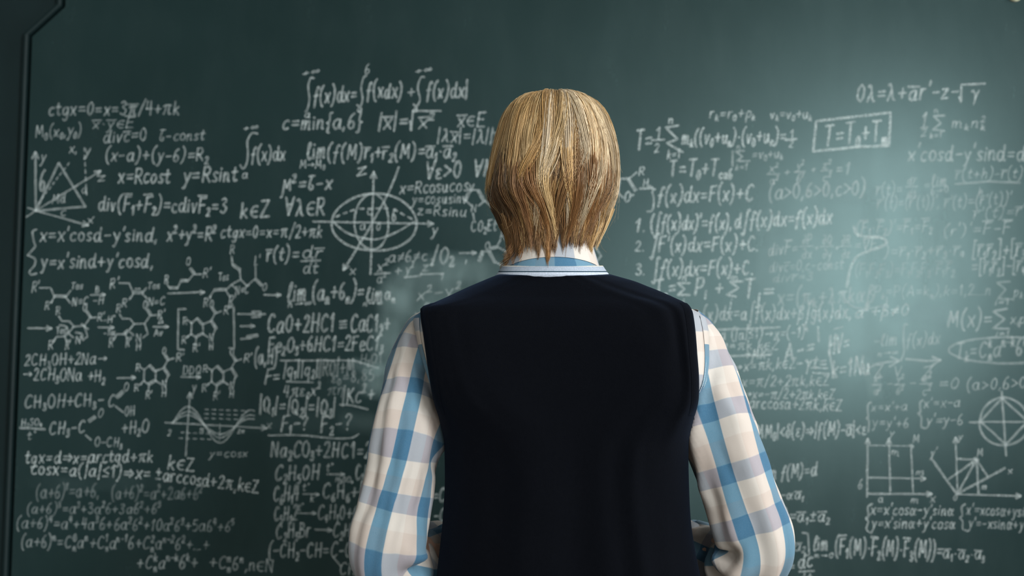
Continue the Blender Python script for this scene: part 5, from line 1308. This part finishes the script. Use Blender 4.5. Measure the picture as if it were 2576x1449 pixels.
# 3. golden top layer from the crown, in layered steps
for k in range(110):
    a = D(rnd.uniform(-150, -6)); left = min(1, max(0, (-math.degrees(a)-25)/40))
    e = (520-72*left)+rnd.uniform(-45, 30-14*left)
    lock(a*.9, a*rnd.uniform(.92, 1.05)+D(rnd.uniform(-3, 3)), 239, e, 36, GOLD, lift=rnd.uniform(.0, .009), clump=.80, spread=.095, wave=.05)
for k in range(90):
    a = D(rnd.uniform(-14, 150)); rt = min(1, max(0, (math.degrees(a)-30)/45))
    e = (535-40*rt)+rnd.uniform(-55, 35)
    pal = ASH_LIT+GOLD[:2]+ASH_LIT if math.degrees(a) > 18 else GOLD+ASH_LIT[1:2]  # right side paler: window light painted into the strands
    lock(a*.9, a*rnd.uniform(.90, 1.03)+D(rnd.uniform(-3, 3)), 239, e, 38, pal, lift=rnd.uniform(.0, .010), clump=.82, spread=.09, wave=.06)
# dark strands between the locks: shade of the gaps put into hair colour
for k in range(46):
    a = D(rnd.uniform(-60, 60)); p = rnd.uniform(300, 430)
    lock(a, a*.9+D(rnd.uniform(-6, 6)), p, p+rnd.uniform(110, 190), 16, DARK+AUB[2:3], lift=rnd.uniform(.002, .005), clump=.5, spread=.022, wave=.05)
# 4. separate streaky locks over the back of the head
for (a0, a1, p0, p1, pal) in [(-2, -14, 255, 560, ASH_LIT), (6, -6, 250, 520, GOLD), (12, 10, 250, 560, ASH_LIT), (20, 24, 252, 545, ASH_LIT), (26, 34, 255, 520, ASH_LIT), (33, 44, 258, 500, ASH_LIT), (40, 55, 262, 480, ASH_LIT), (8, 22, 330, 590, GOLD), (-10, 4, 380, 600, GOLD),
        (-20, -24, 300, 470, GOLD), (-28, -36, 280, 470, GOLD), (-36, -46, 270, 465, GOLD), (-14, -30, 320, 520, GOLD), (0, -20, 330, 570, ASH_LIT), (18, 2, 360, 590, AUB), (28, 40, 380, 585, AUB), (-32, -22, 430, 620, AUB), (-18, -10, 420, 610, AUB), (14, 18, 420, 620, AUB), (34, 30, 400, 590, ASH_LIT)]:
    lock(D(a0), D(a1), p0, p1, 55, pal, lift=.011, clump=.88, spread=.055, wave=.06, r=.00058)
# 5. ragged tails over the collar
for (a0, a1, p0, p1, n, pal, fl) in [(-70, -84, 560, 668, 34, AUB+GOLD[3:4], .016), (-58, -76, 565, 660, 34, AUB, .012), (-46, -58, 560, 662, 30, AUB+GOLD[1:2], .008), (-18, -15, 560, 650, 40, AUB, .003), (62, 56, 560, 640, 34, GOLD[:3], .004), (-62, -72, 540, 655, 40, AUB, .012), (-55, -60, 550, 640, 40, AUB, .010), (-50, -66, 560, 648, 26, AUB, .014), (-40, -44, 550, 648, 44, AUB+GOLD[1:2], .008), (-28, -33, 545, 622, 44, AUB, .003), (-12, -7, 540, 664, 70, GOLD[1:4]+AUB[:2], .004),
        (-4, 0, 540, 640, 50, AUB+GOLD[1:2], .003), (8, 14, 540, 632, 50, AUB+GOLD[1:2], .003), (20, 24, 540, 618, 44, AUB, .003), (32, 40, 540, 612, 50, AUB+GOLD[1:3], .004), (50, 60, 535, 634, 44, GOLD[:3]+ASH_LIT, .004), (58, 52, 540, 625, 26, GOLD, .002),
        (78, 84, 520, 612, 60, ASH_LIT+GOLD, .002), (88, 92, 520, 606, 50, ASH_LIT+GOLD, .003), (-80, -84, 520, 606, 50, DARK+AUB, .003)]:
    lock(D(a0), D(a1), p0, p1, n, pal, lift=.003, clump=.85, spread=.07, wave=.04, flick=fl, r=.00050, rough=.6)
# 6. stray hairs round the outline
for k in range(150):
    a = D(rnd.uniform(-175, 175)); e = rnd.uniform(300, 560)
    lock(a, a+rnd.uniform(-.1, .1), 240+rnd.uniform(0, 60), e, 1, GOLD+ASH_LIT, lift=rnd.uniform(.003, .011), clump=0, spread=.05, wave=.10, r=.00018, flick=rnd.uniform(-.01, .016))
for k in range(60):
    a = D(rnd.uniform(-100, 100)); lock(a, a+rnd.uniform(-.15, .15), 500, rnd.uniform(580, 650), 1, GOLD+AUB, lift=rnd.uniform(.0, .008), clump=0, spread=.05, wave=.10, r=.00018, flick=rnd.uniform(0, .02))
strands = mesh_obj('hair_strands', SV, SF, M_HAIR, hair)
ta = strands.data.attributes.new('tint', 'FLOAT_COLOR', 'POINT')
ta.data.foreach_set('color', [q for c in ST for q in c])
strands['label'] = 'golden blond locks, auburn towards the nape'
